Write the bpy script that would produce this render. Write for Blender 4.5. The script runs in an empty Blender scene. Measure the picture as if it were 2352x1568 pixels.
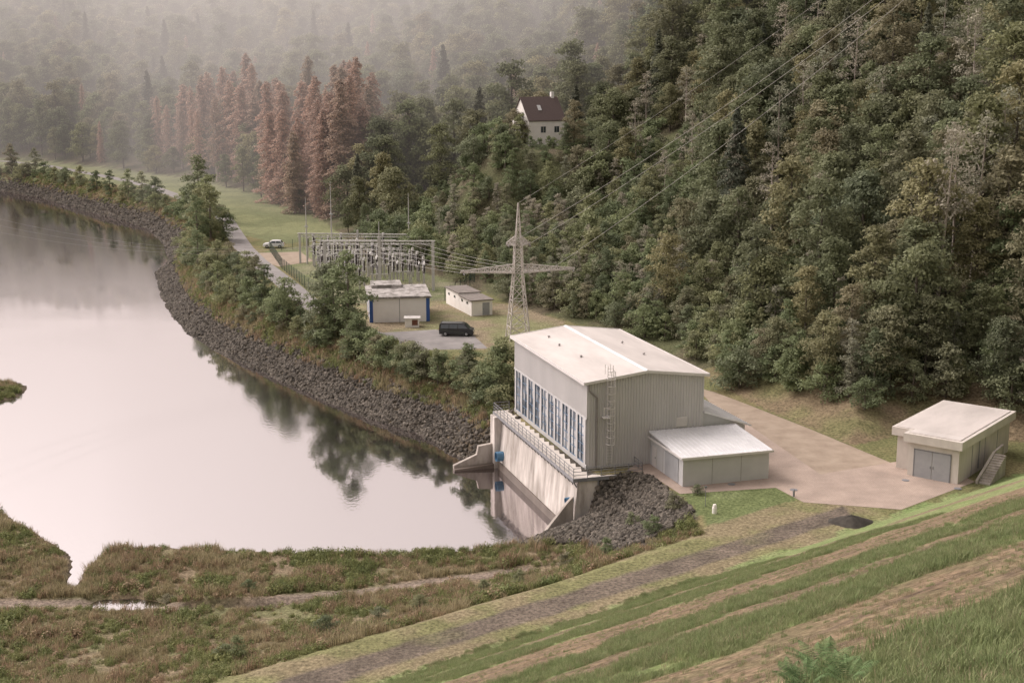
import bpy, math, random
import numpy as np
from mathutils import Vector, Matrix
rng=np.random.default_rng(7); random.seed(7)
S=bpy.context.scene
S.view_settings.view_transform='Standard'; S.view_settings.look='None'; S.view_settings.exposure=0
# ------------------------------------------------------------------ survey frame
PITCH=math.radians(11.6); FOC=3100.0
sp,cp=math.sin(PITCH),math.cos(PITCH); CZ=40.0
def rayd(u,v):
    dx=(u-1176)/FOC; dy=(784-v)/FOC
    return (dx,cp+dy*sp,-sp+dy*cp)
def G(u,v,z=0.0):
    d=rayd(u,v); t=(z-CZ)/d[2]
    return (d[0]*t,d[1]*t)
C0=np.array([7.5,130.7]); BX=np.array([.955,.296]); BX/=np.linalg.norm(BX); AY=np.array([-BX[1],BX[0]])
HROT=math.atan2(BX[1],BX[0])
def L(x,y): return tuple(C0+BX*x+AY*y)
NX,NY=-.616,.788
WZ=-6.5
# ------------------------------------------------------------------ noise + polygon tools
def vnoise(x,y,s,seed=0):
    x=np.asarray(x,float)/s+1000.3+seed*17.1; y=np.asarray(y,float)/s+1000.7+seed*9.7
    xi=np.floor(x).astype(np.int64); yi=np.floor(y).astype(np.int64)
    fx=x-xi; fy=y-yi; fx=fx*fx*(3-2*fx); fy=fy*fy*(3-2*fy)
    def h(a,b):
        n=(a*374761393+b*668265263+seed*1442695)&0x7fffffff
        n=((n^(n>>13))*1274126177)&0x7fffffff
        return ((n^(n>>16))&0xffff)/65535.0
    return (h(xi,yi)*(1-fx)+h(xi+1,yi)*fx)*(1-fy)+(h(xi,yi+1)*(1-fx)+h(xi+1,yi+1)*fx)*fy*1.0
def fbm(x,y,s,seed=0,o=4):
    t=0;a=1;n=0
    for i in range(o):
        t=t+a*(vnoise(x,y,s/2**i,seed+i)-.5)*2; n+=a; a*=.5
    return t/n
def segdist(x,y,pts,closed):
    d=np.full(np.shape(x),1e9); n=len(pts)
    for i in range(n if closed else n-1):
        ax,ay=pts[i]; bx,by=pts[(i+1)%n]
        ex,ey=bx-ax,by-ay; l=ex*ex+ey*ey+1e-9
        t=np.clip(((x-ax)*ex+(y-ay)*ey)/l,0,1)
        d=np.minimum(d,(x-ax-t*ex)**2+(y-ay-t*ey)**2)
    return np.sqrt(d)
def inside(x,y,pts):
    c=np.zeros(np.shape(x),bool); n=len(pts)
    for i in range(n):
        ax,ay=pts[i]; bx,by=pts[(i+1)%n]
        if ay==by: continue
        c^=((ay>y)!=(by>y))&(x<(bx-ax)*(y-ay)/(by-ay)+ax)
    return c
def ss(t): t=np.clip(t,0,1); return t*t*(3-2*t)
# ------------------------------------------------------------------ outlines of the place
bank_shore=[G(u,v,WZ) for u,v in [(-500,398),(-250,412),(0,437),(100,455),(200,485),(300,510),(350,528),(380,560),(395,600),(362,628),(375,680),(400,725),(440,765),(520,815),(600,850),(700,895),(780,930),(870,965),(960,990),(1050,1045)]]
mud_shore=[G(u,v,WZ) for u,v in [(1240,1246),(1220,1252),(1150,1258),(1000,1264),(870,1274),(700,1270),(500,1260),(380,1256),(300,1262),(236,1268),(225,1285),(205,1305),(170,1350),(148,1352),(160,1320),(163,1272),(130,1250),(100,1232),(50,1205),(0,1175),(-200,1120),(-500,1080)]]
W=bank_shore+[L(-3,25.2),L(-1,25.2),L(-1,-2.0),L(-5,-2.2)]+mud_shore+[(-400,180),(-500,430)]
Y=[L(.5,-2.0),L(4.2,-2.4),G(1500,1097),G(1600,1178),G(1650,1222),(17,108),(200,100),(300,300),L(12,27),L(-1,27)]
EDGE=[G(u,v) for u,v in [(-900,352),(-500,356),(-100,362),(100,372),(250,387),(370,402),(480,421),(620,450),(700,475),(790,545),(840,588),(1020,640),(1100,668),(1180,702),(1290,735),(1480,785),(1560,825),(1650,885)]]+[(30,155),(36.5,139.5),(45.5,145),(57,140),(50,127.5),(62,119),(150,60)]
HILL=EDGE+[(900,60),(900,1500),(-1500,1500),(-1500,800)]
HOUSE=np.array(G(1247,338,22))
def fields(x,y):
    x=np.asarray(x,float); y=np.asarray(y,float)
    dW=segdist(x,y,W,True); dW=np.where(inside(x,y,W),-dW,dW)
    mud=y<146
    dW=dW+np.where(mud&(x<4),fbm(x,y,3.0,3,3)*.6,fbm(x,y,3,4,2)*.4)
    D=NX*x+NY*y
    dY=np.where(inside(x,y,Y),0,segdist(x,y,Y,True))
    r=np.where(inside(x,y,HILL),segdist(x,y,EDGE,False),0)
    return dW,D,dY,r,mud
def height(x,y,f=None):
    x=np.asarray(x,float); y=np.asarray(y,float)
    dW,D,dY,r,mud=f if f is not None else fields(x,y)
    out=np.maximum(dW,0)
    df=np.minimum(np.maximum(D-77,0),dY)
    t=out/(out+df+1e-6)
    p=1+1.2*ss((dY-6)/9)
    zm=WZ+6.5*t**p+.38*ss(out/1.5)*(1-t)
    zb=np.minimum(WZ+.72*out,0)
    z=np.where(mud,zm,zb)
    z=np.where(dW<0,WZ+np.maximum(dW*.5,-2),z)
    rough=ss(-z/1.5)*ss(dW/2.5)
    z=z+rough*(fbm(x,y,2.2,8,3)*.2)
    lx=(x-C0[0])*BX[0]+(y-C0[1])*BX[1]; ly=(x-C0[0])*AY[0]+(y-C0[1])*AY[1]
    z=np.where((lx>-.7)&(lx<13.5)&(ly>-1.7)&(ly<25.3),-.06,z)
    for (u,v,ra,rb,hh) in [(-45,905,6,8,.6)]:
        gx,gy=G(u,v,WZ); q=((x-gx)/ra)**2+((y-gy)/rb)**2
        z=np.maximum(z,WZ+hh*(1-q)+.12*fbm(x,y,1.2,5))
    for (u,v,ra,rb) in [(290,1387,3.6,1.9),(560,1408,4.2,1.1)]:
        gx,gy=G(u,v,WZ+.1); q=((x-gx)/ra)**2+((y-gy)/rb)**2+.35*fbm(x,y,2.5,6,2)
        z=np.where(q<1.6,np.minimum(z,WZ-.5+.62*q),z)
    slope=.26+.17*ss((x-15)/45)-.01*ss((-x-60)/100)
    hz=slope*np.maximum(r,0)+ss(r/40)*fbm(x,y,60,21,3)*5
    pad=ss((np.hypot(x-HOUSE[0],y-HOUSE[1])-9)/20)
    hz=np.where(r>0,hz*pad+(1-pad)*22,hz)
    z=np.where(r>0,np.maximum(z,hz),z)
    zd=37-.527*D+fbm(x,y,5,30,3)*.10*ss((70-D)/8)
    z=np.where(D<70.3,np.maximum(z,zd),z)
    return z
def hz1(x,y): return float(height(np.array([x]),np.array([y]))[0])
def hit(u,v):
    d=rayd(u,v); t=np.linspace(100,900,3200); h=height(d[0]*t,d[1]*t); k=np.argmax(CZ+d[2]*t<h); return d[0]*t[k],d[1]*t[k],float(h[k])
def dw1(x,y): 
    d=segdist(np.array([x]),np.array([y]),W,True)[0]; return -d if inside(np.array([x]),np.array([y]),W)[0] else d
def push(x,y,m):
    for _ in range(8):
        d=dw1(x,y)
        if d>=m: break
        gx=dw1(x+.5,y)-dw1(x-.5,y); gy=dw1(x,y+.5)-dw1(x,y-.5); n=math.hypot(gx,gy)+1e-6; k=min(3,m-d)+.05; x+=gx/n*k; y+=gy/n*k
    return x,y
# ------------------------------------------------------------------ materials
def newmat(name):
    m=bpy.data.materials.new(name); m.use_nodes=True; nt=m.node_tree
    b=nt.nodes['Principled BSDF']; return m,nt,b
def pmat(name,c1,c2=None,scale=1.0,rough=.8,bump=0.,metal=0.,spec=.3,stretch=(1,1,1),rand=0.,detail=6,lo=.35,hi=.65,fine=None):
    m,nt,b=newmat(name); N=nt.nodes.new; l=nt.links.new
    b.inputs['Roughness'].default_value=rough; b.inputs['Metallic'].default_value=metal; b.inputs['Specular IOR Level'].default_value=spec
    c2=c2 or tuple(c*.8 for c in c1)
    tc=N('ShaderNodeTexCoord'); mp=N('ShaderNodeMapping'); mp.inputs['Scale'].default_value=stretch
    nz=N('ShaderNodeTexNoise'); nz.inputs['Scale'].default_value=scale; nz.inputs['Detail'].default_value=detail; nz.inputs['Roughness'].default_value=.65
    rp=N('ShaderNodeMapRange'); rp.inputs[1].default_value=lo; rp.inputs[2].default_value=hi
    mx=N('ShaderNodeMix'); mx.data_type='RGBA'
    mx.inputs[6].default_value=(*c1,1); mx.inputs[7].default_value=(*c2,1)
    l(tc.outputs['Object'],mp.inputs[0]); l(mp.outputs[0],nz.inputs['Vector']); l(nz.outputs[0],rp.inputs[0]); l(rp.outputs[0],mx.inputs[0])
    col=mx.outputs[2]
    if rand:
        oi=N('ShaderNodeObjectInfo'); mr=N('ShaderNodeMapRange'); mr.inputs[3].default_value=1-rand; mr.inputs[4].default_value=1+rand
        l(oi.outputs['Random'],mr.inputs[0]); sc=N('ShaderNodeVectorMath'); sc.operation='SCALE'; l(col,sc.inputs[0]); l(mr.outputs[0],sc.inputs['Scale']); col=sc.outputs[0]
    l(col,b.inputs['Base Color'])
    if bump:
        bp=N('ShaderNodeBump'); bp.inputs['Strength'].default_value=bump; bp.inputs['Distance'].default_value=.05
        n2=N('ShaderNodeTexNoise'); n2.inputs['Scale'].default_value=fine or scale*6; n2.inputs['Detail'].default_value=4
        l(mp.outputs[0],n2.inputs['Vector']); l(n2.outputs[0],bp.inputs['Height']); l(bp.outputs[0],b.inputs['Normal'])
    return m
def foliage(name,stops,tint=.5,rough=.65,gain=1.0):
    m,nt,b=newmat(name); N=nt.nodes.new; l=nt.links.new
    b.inputs['Roughness'].default_value=rough; b.inputs['Specular IOR Level'].default_value=.15
    oi=N('ShaderNodeObjectInfo'); cr=N('ShaderNodeValToRGB'); cr.color_ramp.interpolation='LINEAR'
    els=cr.color_ramp.elements
    while len(els)<len(stops): els.new(.5)
    for i,c in enumerate(stops):
        els[i].position=i/(len(stops)-1); els[i].color=(*[k*gain for k in c],1)
    at=N('ShaderNodeAttribute'); at.attribute_name='tint'
    mr=N('ShaderNodeMapRange'); mr.inputs[3].default_value=1-tint; mr.inputs[4].default_value=1+tint
    sc=N('ShaderNodeVectorMath'); sc.operation='SCALE'
    l(oi.outputs['Random'],cr.inputs[0]); l(at.outputs['Fac'],mr.inputs[0]); l(cr.outputs[0],sc.inputs[0]); l(mr.outputs[0],sc.inputs['Scale']); l(sc.outputs[0],b.inputs['Base Color'])
    tr=N('ShaderNodeBsdfTranslucent'); ms=N('ShaderNodeMixShader'); ms.inputs[0].default_value=.35
    l(sc.outputs[0],tr.inputs['Color']); l(b.outputs[0],ms.inputs[1]); l(tr.outputs[0],ms.inputs[2]); l(ms.outputs[0],nt.nodes['Material Output'].inputs[0])
    return m
M={}
M['clad']=pmat('ribbed metal cladding',(.50,.48,.475),(.44,.425,.42),.35,.45,metal=.0,spec=.4,stretch=(1,1,.3))
M['clad2']=pmat('smooth grey cladding',(.46,.45,.445),(.41,.40,.395),.3,.5)
M['annexwall']=pmat('grey panel wall',(.50,.495,.495),(.45,.445,.445),.5,.5)
M['roofw']=pmat('grey cream roof membrane',(.59,.54,.51),(.46,.42,.395),.3,.6,stretch=(1,.3,1))
M['roofw2']=pmat('white metal roof',(.72,.71,.72),(.62,.61,.62),.4,.35,spec=.5)
M['trim']=pmat('pale metal trim',(.62,.59,.57),(.55,.52,.50),1,.4)
M['conc']=pmat('weathered concrete',(.60,.55,.51),(.22,.19,.165),.7,.85,bump=.2,stretch=(1,1,.2),lo=.40,hi=.70)
M['concm']=pmat('weathered grey concrete',(.42,.375,.335),(.22,.19,.165),.8,.85,bump=.2,stretch=(1,1,.4),lo=.38,hi=.70)
M['concl']=pmat('pale cast concrete',(.58,.53,.485),(.42,.38,.34),.5,.85,bump=.2,stretch=(1,1,.4),lo=.38,hi=.78)
M['concd']=pmat('wet dark concrete',(.16,.13,.11),(.10,.08,.065),.5,.6)
M['galv']=pmat('galvanised steel',(.30,.28,.27),(.22,.2,.19),2,.5,metal=.2)
M['rail']=pmat('railing steel',(.22,.22,.23),(.17,.17,.18),2,.5)
M['pylon']=pmat('pylon steel',(.60,.55,.52),(.52,.47,.44),1,.6)
M['blue']=pmat('blue grey frame paint',(.10,.16,.24),(.08,.135,.21),2,.4,spec=.4)
M['bluec']=pmat('bright blue strip paint',(.04,.10,.32),(.035,.09,.28),2,.4,spec=.4)
M['bluep']=pmat('pale blue pipe paint',(.08,.18,.29),(.07,.15,.24),2,.5)
M['glass']=pmat('dark window glass',(.03,.04,.05),(.05,.06,.07),.8,.08,spec=.9)
M['pane']=pmat('tall window glazing with pale blinds',(.46,.46,.465),(.085,.10,.12),.6,.10,spec=1.0,lo=.42,hi=.58,detail=2,stretch=(1,1,.5))
M['whitew']=pmat('white render wall',(.84,.80,.76),(.76,.72,.68),.6,.8,bump=.05)
M['whitep']=pmat('off white panel',(.80,.77,.75),(.74,.71,.69),.6,.6)
M['brownroof']=pmat('brown tile roof',(.135,.10,.093),(.095,.07,.066),3,.8,stretch=(1,6,1),bump=.4)
M['flatroof']=pmat('lichen stained flat roof',(.42,.39,.37),(.18,.165,.15),.9,.9,bump=.3,lo=.42,hi=.58)
M['flatroof2']=pmat('gravel flat roof',(.24,.21,.19),(.16,.14,.125),1.5,.9,bump=.3)
M['door']=pmat('grey steel door',(.34,.34,.35),(.30,.30,.31),1,.5)
M['steelposts']=pmat('gantry steel',(.52,.50,.48),(.43,.41,.39),1,.6)
M['insul']=pmat('brown porcelain',(.06,.04,.035),(.045,.035,.03),2,.25,spec=.6)
M['busbar']=pmat('aluminium busbar',(.62,.60,.58),(.55,.53,.51),2,.4)
M['fence']=pmat('green fence wire',(.06,.09,.07),(.05,.075,.06),2,.6)
M['asphalt']=pmat('worn asphalt',(.28,.26,.25),(.20,.185,.18),.35,.9,bump=.2,fine=8)
M['gravel']=pmat('tan gravel',(.36,.29,.225),(.27,.21,.16),.5,.95,bump=.5,fine=5)
M['wire']=pmat('cable aluminium',(.45,.42,.395),None,1,.5)
M['rock']=pmat('basalt riprap',(.13,.113,.094),(.066,.056,.045),1.5,.85,bump=.4,rand=.6)
M['bark']=pmat('bark',(.16,.135,.11),(.10,.085,.07),2,.9)
M['palebark']=pmat('pale dry bark',(.46,.40,.35),(.31,.26,.23),2,.9)
M['carw']=pmat('white car paint',(.78,.78,.79),(.76,.76,.77),1,.25,spec=.6)
M['carb']=pmat('black car paint',(.012,.013,.015),(.015,.016,.018),1,.2,spec=.7)
M['tyre']=pmat('tyre rubber',(.02,.02,.02),None,3,.8)
M['rim']=pmat('wheel alloy',(.4,.4,.41),None,3,.35,metal=.6)
M['lampred']=pmat('red lamp lens',(.35,.02,.02),None,3,.3)
M['lampw']=pmat('clear lamp lens',(.6,.6,.6),None,3,.15)
M['wood']=pmat('reddish wood',(.22,.1,.07),(.16,.07,.05),3,.7)
M['leafA']=foliage('broadleaf foliage',[(.058,.064,.040),(.076,.081,.046),(.096,.098,.052),(.062,.071,.045),(.122,.112,.062),(.080,.086,.052),(.108,.096,.062),(.066,.074,.044),(.088,.096,.054)],gain=2.4,tint=.33)
M['leafB']=foliage('shrub foliage',[(.058,.068,.040),(.078,.092,.050),(.092,.105,.056),(.112,.112,.062),(.080,.090,.056),(.100,.09,.06)],gain=2.45,tint=.33)
M['leafC']=foliage('conifer foliage',[(.046,.052,.038),(.058,.062,.046),(.070,.072,.05)],gain=2.6)
M['leafD']=foliage('rusty dead needles',[(.42,.285,.225),(.46,.33,.26),(.38,.27,.22),(.32,.26,.19)],.3,gain=1.12)
M['leafE']=foliage('grey brown twigs',[(.13,.12,.095),(.16,.145,.115),(.10,.105,.075)],.4,gain=2.2)
M['grassG']=foliage('green grass blades',[(.20,.25,.11),(.25,.29,.135),(.29,.30,.16)],.4)
M['grassT']=foliage('dry grass blades',[(.29,.235,.15),(.38,.31,.21),(.25,.225,.125)],.4)
M['reedA']=foliage('rusty marsh plants',[(.33,.235,.155),(.39,.29,.195),(.28,.20,.135)],.45)
M['reedB']=foliage('green marsh plants',[(.18,.205,.085),(.25,.255,.11),(.15,.18,.075)],.45)
M['reedC']=foliage('straw marsh plants',[(.42,.35,.23),(.35,.30,.18),(.28,.25,.14)],.45)
M['fern']=foliage('fern fronds',[(.14,.21,.09),(.16,.235,.10)],.35)
# ------------------------------------------------------------------ mesh building
CH={}
def link(o,parent=None):
    S.collection.objects.link(o)
    if parent is not None:
        o.parent=parent; CH.setdefault(parent.name,[]).append(o)
    return o
def tag(o,label,cat,group=None,kind=None):
    if label: o['label']=label
    if cat: o['category']=cat
    if group: o['group']=group
    if kind: o['kind']=kind
    return o
def empty(name,loc,rz=0,label=None,cat=None,group=None,parent=None):
    o=bpy.data.objects.new(name,None); o.empty_display_size=.5
    o.location=loc; o.rotation_euler=(0,0,rz); link(o,parent); return tag(o,label,cat,group)
def dup(o,parent=None):
    n=o.copy(); S.collection.objects.link(n); n.parent=parent
    if parent is not None: CH.setdefault(parent.name,[]).append(n)
    for c in CH.get(o.name,[]): dup(c,n)
    return n
class Bd:
    def __init__(s): s.v=[]; s.f=[]
    def add(s,vs,fs):
        k=len(s.v); s.v+= [tuple(p) for p in vs]; s.f+=[tuple(i+k for i in f) for f in fs]; return s
    def box(s,x0,x1,y0,y1,z0,z1):
        return s.add([(x0,y0,z0),(x1,y0,z0),(x1,y1,z0),(x0,y1,z0),(x0,y0,z1),(x1,y0,z1),(x1,y1,z1),(x0,y1,z1)],
          [(0,3,2,1),(4,5,6,7),(0,1,5,4),(1,2,6,5),(2,3,7,6),(3,0,4,7)])
    def hexa(s,b,t):
        return s.add(list(b)+list(t),[(3,2,1,0),(4,5,6,7),(0,1,5,4),(1,2,6,5),(2,3,7,6),(3,0,4,7)])
    def beam(s,p,q,w,h=None):
        p=Vector(p); q=Vector(q); d=(q-p)
        if d.length<1e-6: return s
        d.normalize(); up=Vector((0,0,1)) if abs(d.z)<.95 else Vector((0,1,0))
        a=d.cross(up).normalized(); b=a.cross(d).normalized(); h=h or w; a*=w/2; b*=h/2
        return s.hexa([p-a-b,p+a-b,p+a+b,p-a+b],[q-a-b,q+a-b,q+a+b,q-a+b])
    def cyl(s,p,q,r0,r1=None,n=10,caps=True):
        r1=r0 if r1 is None else r1
        p=Vector(p); q=Vector(q); d=(q-p).normalized(); up=Vector((0,0,1)) if abs(d.z)<.95 else Vector((0,1,0))
        a=d.cross(up).normalized(); b=a.cross(d).normalized()
        vs=[]; 
        for c,r in((p,r0),(q,r1)):
            for i in range(n):
                t=2*math.pi*i/n; vs.append(c+a*math.cos(t)*r+b*math.sin(t)*r)
        fs=[(i,(i+1)%n,n+(i+1)%n,n+i) for i in range(n)]
        if caps: fs+=[tuple(range(n))[::-1],tuple(range(n,2*n))]
        return s.add(vs,fs)
    def prism(s,prof,y0,y1,axis='y'):
        n=len(prof)
        if axis=='y': vs=[(a,y0,b) for a,b in prof]+[(a,y1,b) for a,b in prof]
        elif axis=='x': vs=[(y0,a,b) for a,b in prof]+[(y1,a,b) for a,b in prof]
        else: vs=[(a,b,y0) for a,b in prof]+[(a,b,y1) for a,b in prof]
        return s.add(vs,[tuple(range(n)),tuple(range(n,2*n))[::-1]]+[((i+1)%n,i,n+i,n+(i+1)%n) for i in range(n)])
    def obj(s,name,mat,parent=None,loc=(0,0,0),rz=0,bevel=0,smooth=False):
        me=bpy.data.meshes.new(name); me.from_pydata(s.v,[],s.f); 
        import bmesh
        bm=bmesh.new(); bm.from_mesh(me); bmesh.ops.recalc_face_normals(bm,faces=bm.faces); bm.to_mesh(me); bm.free()
        me.materials.append(M[mat] if isinstance(mat,str) else mat)
        if smooth: me.shade_smooth()
        o=bpy.data.objects.new(name,me); o.location=loc; o.rotation_euler=(0,0,rz); link(o,parent)
        if bevel:
            md=o.modifiers.new('edge','BEVEL'); md.width=bevel; md.segments=2; md.limit_method='ANGLE'
        return o
def quadmesh(name,V,Q,mats,midx=None,tint=None):
    me=bpy.data.meshes.new(name); V=np.asarray(V,np.float32); Q=np.asarray(Q,np.int32)
    me.vertices.add(len(V)); me.vertices.foreach_set('co',V.ravel())
    me.loops.add(Q.size); me.loops.foreach_set('vertex_index',Q.ravel())
    me.polygons.add(len(Q)); me.polygons.foreach_set('loop_start',np.arange(len(Q),dtype=np.int32)*4)
    for m in mats: me.materials.append(M[m])
    if midx is not None: me.polygons.foreach_set('material_index',np.asarray(midx,np.int32))
    if tint is not None:
        a=me.attributes.new('tint','FLOAT','FACE'); a.data.foreach_set('value',np.asarray(tint,np.float32))
    me.update(); me.validate(); return me
# ------------------------------------------------------------------ foliage prototypes
def diamonds(c,n,s,asp,r):
    n=n/np.linalg.norm(n,axis=1,keepdims=True)
    a=r.normal(size=c.shape); a-=n*(a*n).sum(1,keepdims=True); a/=np.linalg.norm(a,axis=1,keepdims=True)
    b=np.cross(n,a); s=s[:,None]
    V=np.stack([c+a*s,c+b*s*asp,c-a*s,c-b*s*asp],1).reshape(-1,3)
    return V,np.arange(len(V)).reshape(-1,4)
def tube(P,R,n=7):
    V=[];Q=[]
    for k,(p,r) in enumerate(zip(P,R)):
        for i in range(n):
            t=2*math.pi*i/n; V.append((p[0]+math.cos(t)*r,p[1]+math.sin(t)*r,p[2]))
    for k in range(len(P)-1):
        for i in range(n): Q.append((k*n+i,k*n+(i+1)%n,(k+1)*n+(i+1)%n,(k+1)*n+i))
    return np.array(V),np.array(Q)
def join(parts):
    V=[];Q=[];k=0
    for v,q in parts: V.append(v);Q.append(q+k);k+=len(v)
    return np.concatenate(V),np.concatenate(Q)
def limb(p,q,r0,r1):
    p=np.array(p,float);q=np.array(q,float);m=(p+q)/2+np.array([0,0,.06*np.linalg.norm(q-p)])
    return tube([p,m,q],[r0,(r0+r1)/2,r1],5)
def broadleaf(seed,h,r,nb,nl,base=.22,ls=.3,mat='leafA',bark='bark',wide=1.0,tr_=1.0,rn=.23):
    g=np.random.default_rng(seed); C=[];Nn=[];T=[];trunk=[]
    lean=g.normal(size=2)*.3
    trunk.append(tube([(0,0,-1.2),(lean[0]*.3,lean[1]*.3,h*.3),(lean[0],lean[1],h*.62),(lean[0]*1.3,lean[1]*1.3,h*.88)],[r*.07*tr_,r*.05*tr_,r*.03*tr_,r*.01]))
    for i in range(nb):
        hf=(i+.5)/nb; hf=min(.98,hf**.8)
        z=h*(base+(1-base)*hf*.90)+g.normal()*.3
        prof=math.sin(math.pi*min(1,(hf*.76+.22)))**.65
        a=i*2.4+g.random()*1.5; rad=r*.76*prof*g.uniform(.25,1.2)*wide
        c=np.array([lean[0]+math.cos(a)*rad,lean[1]+math.sin(a)*rad,z])
        br=r*g.uniform(.18,.38)*(1.05-.30*hf)
        if i%2==0 or i<6: trunk.append(limb((lean[0]*hf,lean[1]*hf,z-br*1.1-.2*rad),c-[0,0,br*.2],r*.02,r*.006))
        n=int(nl*(br/(r*.31))**2)
        d=g.normal(size=(n,3)); d/=np.linalg.norm(d,axis=1,keepdims=True); d[:,2]=np.where(d[:,2]<-.3,-d[:,2],d[:,2])
        k=.96+.25*np.sin(d[:,0]*7+i)*np.cos(d[:,1]*6+i*2)+rn*g.normal(size=n)
        p=c+d*br*k[:,None]*[1.1,1.1,.82]
        C.append(p); Nn.append(d*.75+g.normal(size=(n,3))*.55+[0,0,.35]); T.append(np.clip(.5+.18*g.normal(size=n)+.17*g.normal()+.14*d[:,2],0,1))  # tint varies at random, plus light from above painted onto clump tops
    C=np.concatenate(C);Nn=np.concatenate(Nn);T=np.concatenate(T)
    s=g.uniform(.6,1.25,len(C))*ls
    cr=diamonds(C,Nn,s,.58,g); tr=join(trunk); return tr,cr,T,bark,mat
def conifer(seed,h,r,nbr,dens,mat,bark,droop=.5,base=.12,ls=.28,ex=.72,rag=.2):
    g=np.random.default_rng(seed); C=[];Nn=[];trunk=[tube([(0,0,-1.2),(0,0,h*.5),(0,0,h)],[h*.011,h*.007,.03])]
    for i in range(nbr):
        zf=base+(1-base)*(i/nbr)**.95; z=h*zf; R=r*(1-zf)**ex*g.uniform(1-rag*2,1+rag)+.2
        a=i*2.399+g.normal()*.5; dr=R*droop*g.uniform(.4,1.3)
        e=np.array([math.cos(a)*R,math.sin(a)*R,z-dr])
        trunk.append(limb((0,0,z),e,.045,.012))
        n=int(dens*R*g.uniform(.5,1.3)); t=g.random(n)**.7
        p=np.array([0,0,z])+(e-[0,0,z])*t[:,None]
        side=np.array([-math.sin(a),math.cos(a),0]); w=R*.28*(1-t*.5)
        p=p+side*(g.normal(size=n)*w)[:,None]; p[:,2]+=-abs(g.normal(size=n))*.45*droop+.05*R
        C.append(p); Nn.append(g.normal(size=(n,3))*.6+[math.cos(a)*.5,math.sin(a)*.5,.6])
    C=np.concatenate(C);Nn=np.concatenate(Nn)
    return join(trunk),diamonds(C,Nn,g.uniform(.6,1.3,len(C))*ls,.45,g),np.clip(.5+.25*g.normal(size=len(C)),0,1),bark,mat
PROTO={}
def reg(kind,lst):
    out=[]
    for k,(tr,cr,T,bark,mat) in enumerate(lst):
        tm=quadmesh(kind+'_trunk',tr[0],tr[1],[bark]); cm=quadmesh(kind+'_crown',cr[0],cr[1],[mat],tint=T)
        V,Q=join([tr,cr]); jm=quadmesh(kind+'_whole',V,Q,[bark,mat],[0]*len(tr[1])+[1]*len(cr[1]),np.concatenate([np.full(len(tr[1]),.5),T]))
        out.append((tm,cm,jm))
    PROTO[kind]=out
reg('broadleaf_tree',[broadleaf(11,17,5.6,42,210,.12,.285),broadleaf(12,19.5,5.0,46,190,.12,.285),broadleaf(13,15.5,6.0,40,220,.12,.285),broadleaf(14,18.5,4.5,44,180,.12,.285),broadleaf(15,16.5,5.7,38,220,.12,.285),broadleaf(16,21,5.2,46,190,.16,.285),broadleaf(17,18,3.9,40,145,.16,.265,rn=.28)])
reg('young_tree',[broadleaf(21,12,3.5,28,170,.03,.22,'leafB'),broadleaf(22,11,3.9,28,170,.02,.22,'leafB'),broadleaf(23,13,3.1,28,160,.03,.22,'leafB'),broadleaf(24,12.5,2.6,26,110,.04,.2,'leafE')])
reg('shrub',[broadleaf(31,5,2.8,20,190,.0,.165,'leafB'),broadleaf(32,4.4,3.1,20,190,.0,.165,'leafB'),broadleaf(33,5.5,2.5,20,180,.0,.165,'leafB')])
reg('spruce_tree',[conifer(41,23,3.6,140,42,'leafC','bark',.5,rag=.3),conifer(42,21,3.9,130,44,'leafC','bark',.55,rag=.3)])
reg('dead_spruce',[conifer(51,33,2.9,230,32,'leafD','palebark',.8,.04,.25,.36,.42),conifer(52,31,3.1,220,32,'leafD','palebark',.85,.06,.25,.38,.42),conifer(53,35,2.7,230,29,'leafD','palebark',.9,.08,.25,.36,.42),conifer(54,30,2.8,160,20,'leafD','palebark',1.,.20,.23,.42,.42)])
reg('thin_birch',[broadleaf(61,18,3.2,22,60,.4,.2,'leafE','palebark',tr_=1.1),broadleaf(62,20,2.8,24,55,.45,.2,'leafE','palebark',tr_=1.3)])
LAB={'broadleaf_tree':("leafy green broadleaf tree on the wooded slope","tree","broadleaf trees of the hillside forest"),
'young_tree':("young bushy green tree with dense leaves","tree","young trees at the edge of the wood"),
'shrub':("low dense green shrub","shrub","shrubs along bank and wood edge"),
'spruce_tree':("dark green spruce among the broadleaf trees","spruce tree","dark spruces in the forest"),
'dead_spruce':("tall dead spruce with rusty brown needles","dead spruce tree","dead rusty spruces by the meadow"),
'thin_birch':("thin half bare birch with pale trunk","birch tree","pale birches on the slope")}
def place_tree(kind,x,y,s=1.0,var=None,label=None,sz=None,z=None):
    var=random.randrange(len(PROTO[kind])) if var is None else var
    tm,cm,jm=PROTO[kind][var]; z=hz1(x,y) if z is None else z
    lab,cat,grp=LAB[kind]
    e=empty(kind,(x,y,z),random.uniform(0,6.28),label or lab,cat,grp); e.scale=(s,s,(sz or s))
    for nm,me in(('trunk',tm),('crown',cm)):
        link(bpy.data.objects.new(nm,me),e)
    return e
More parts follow.
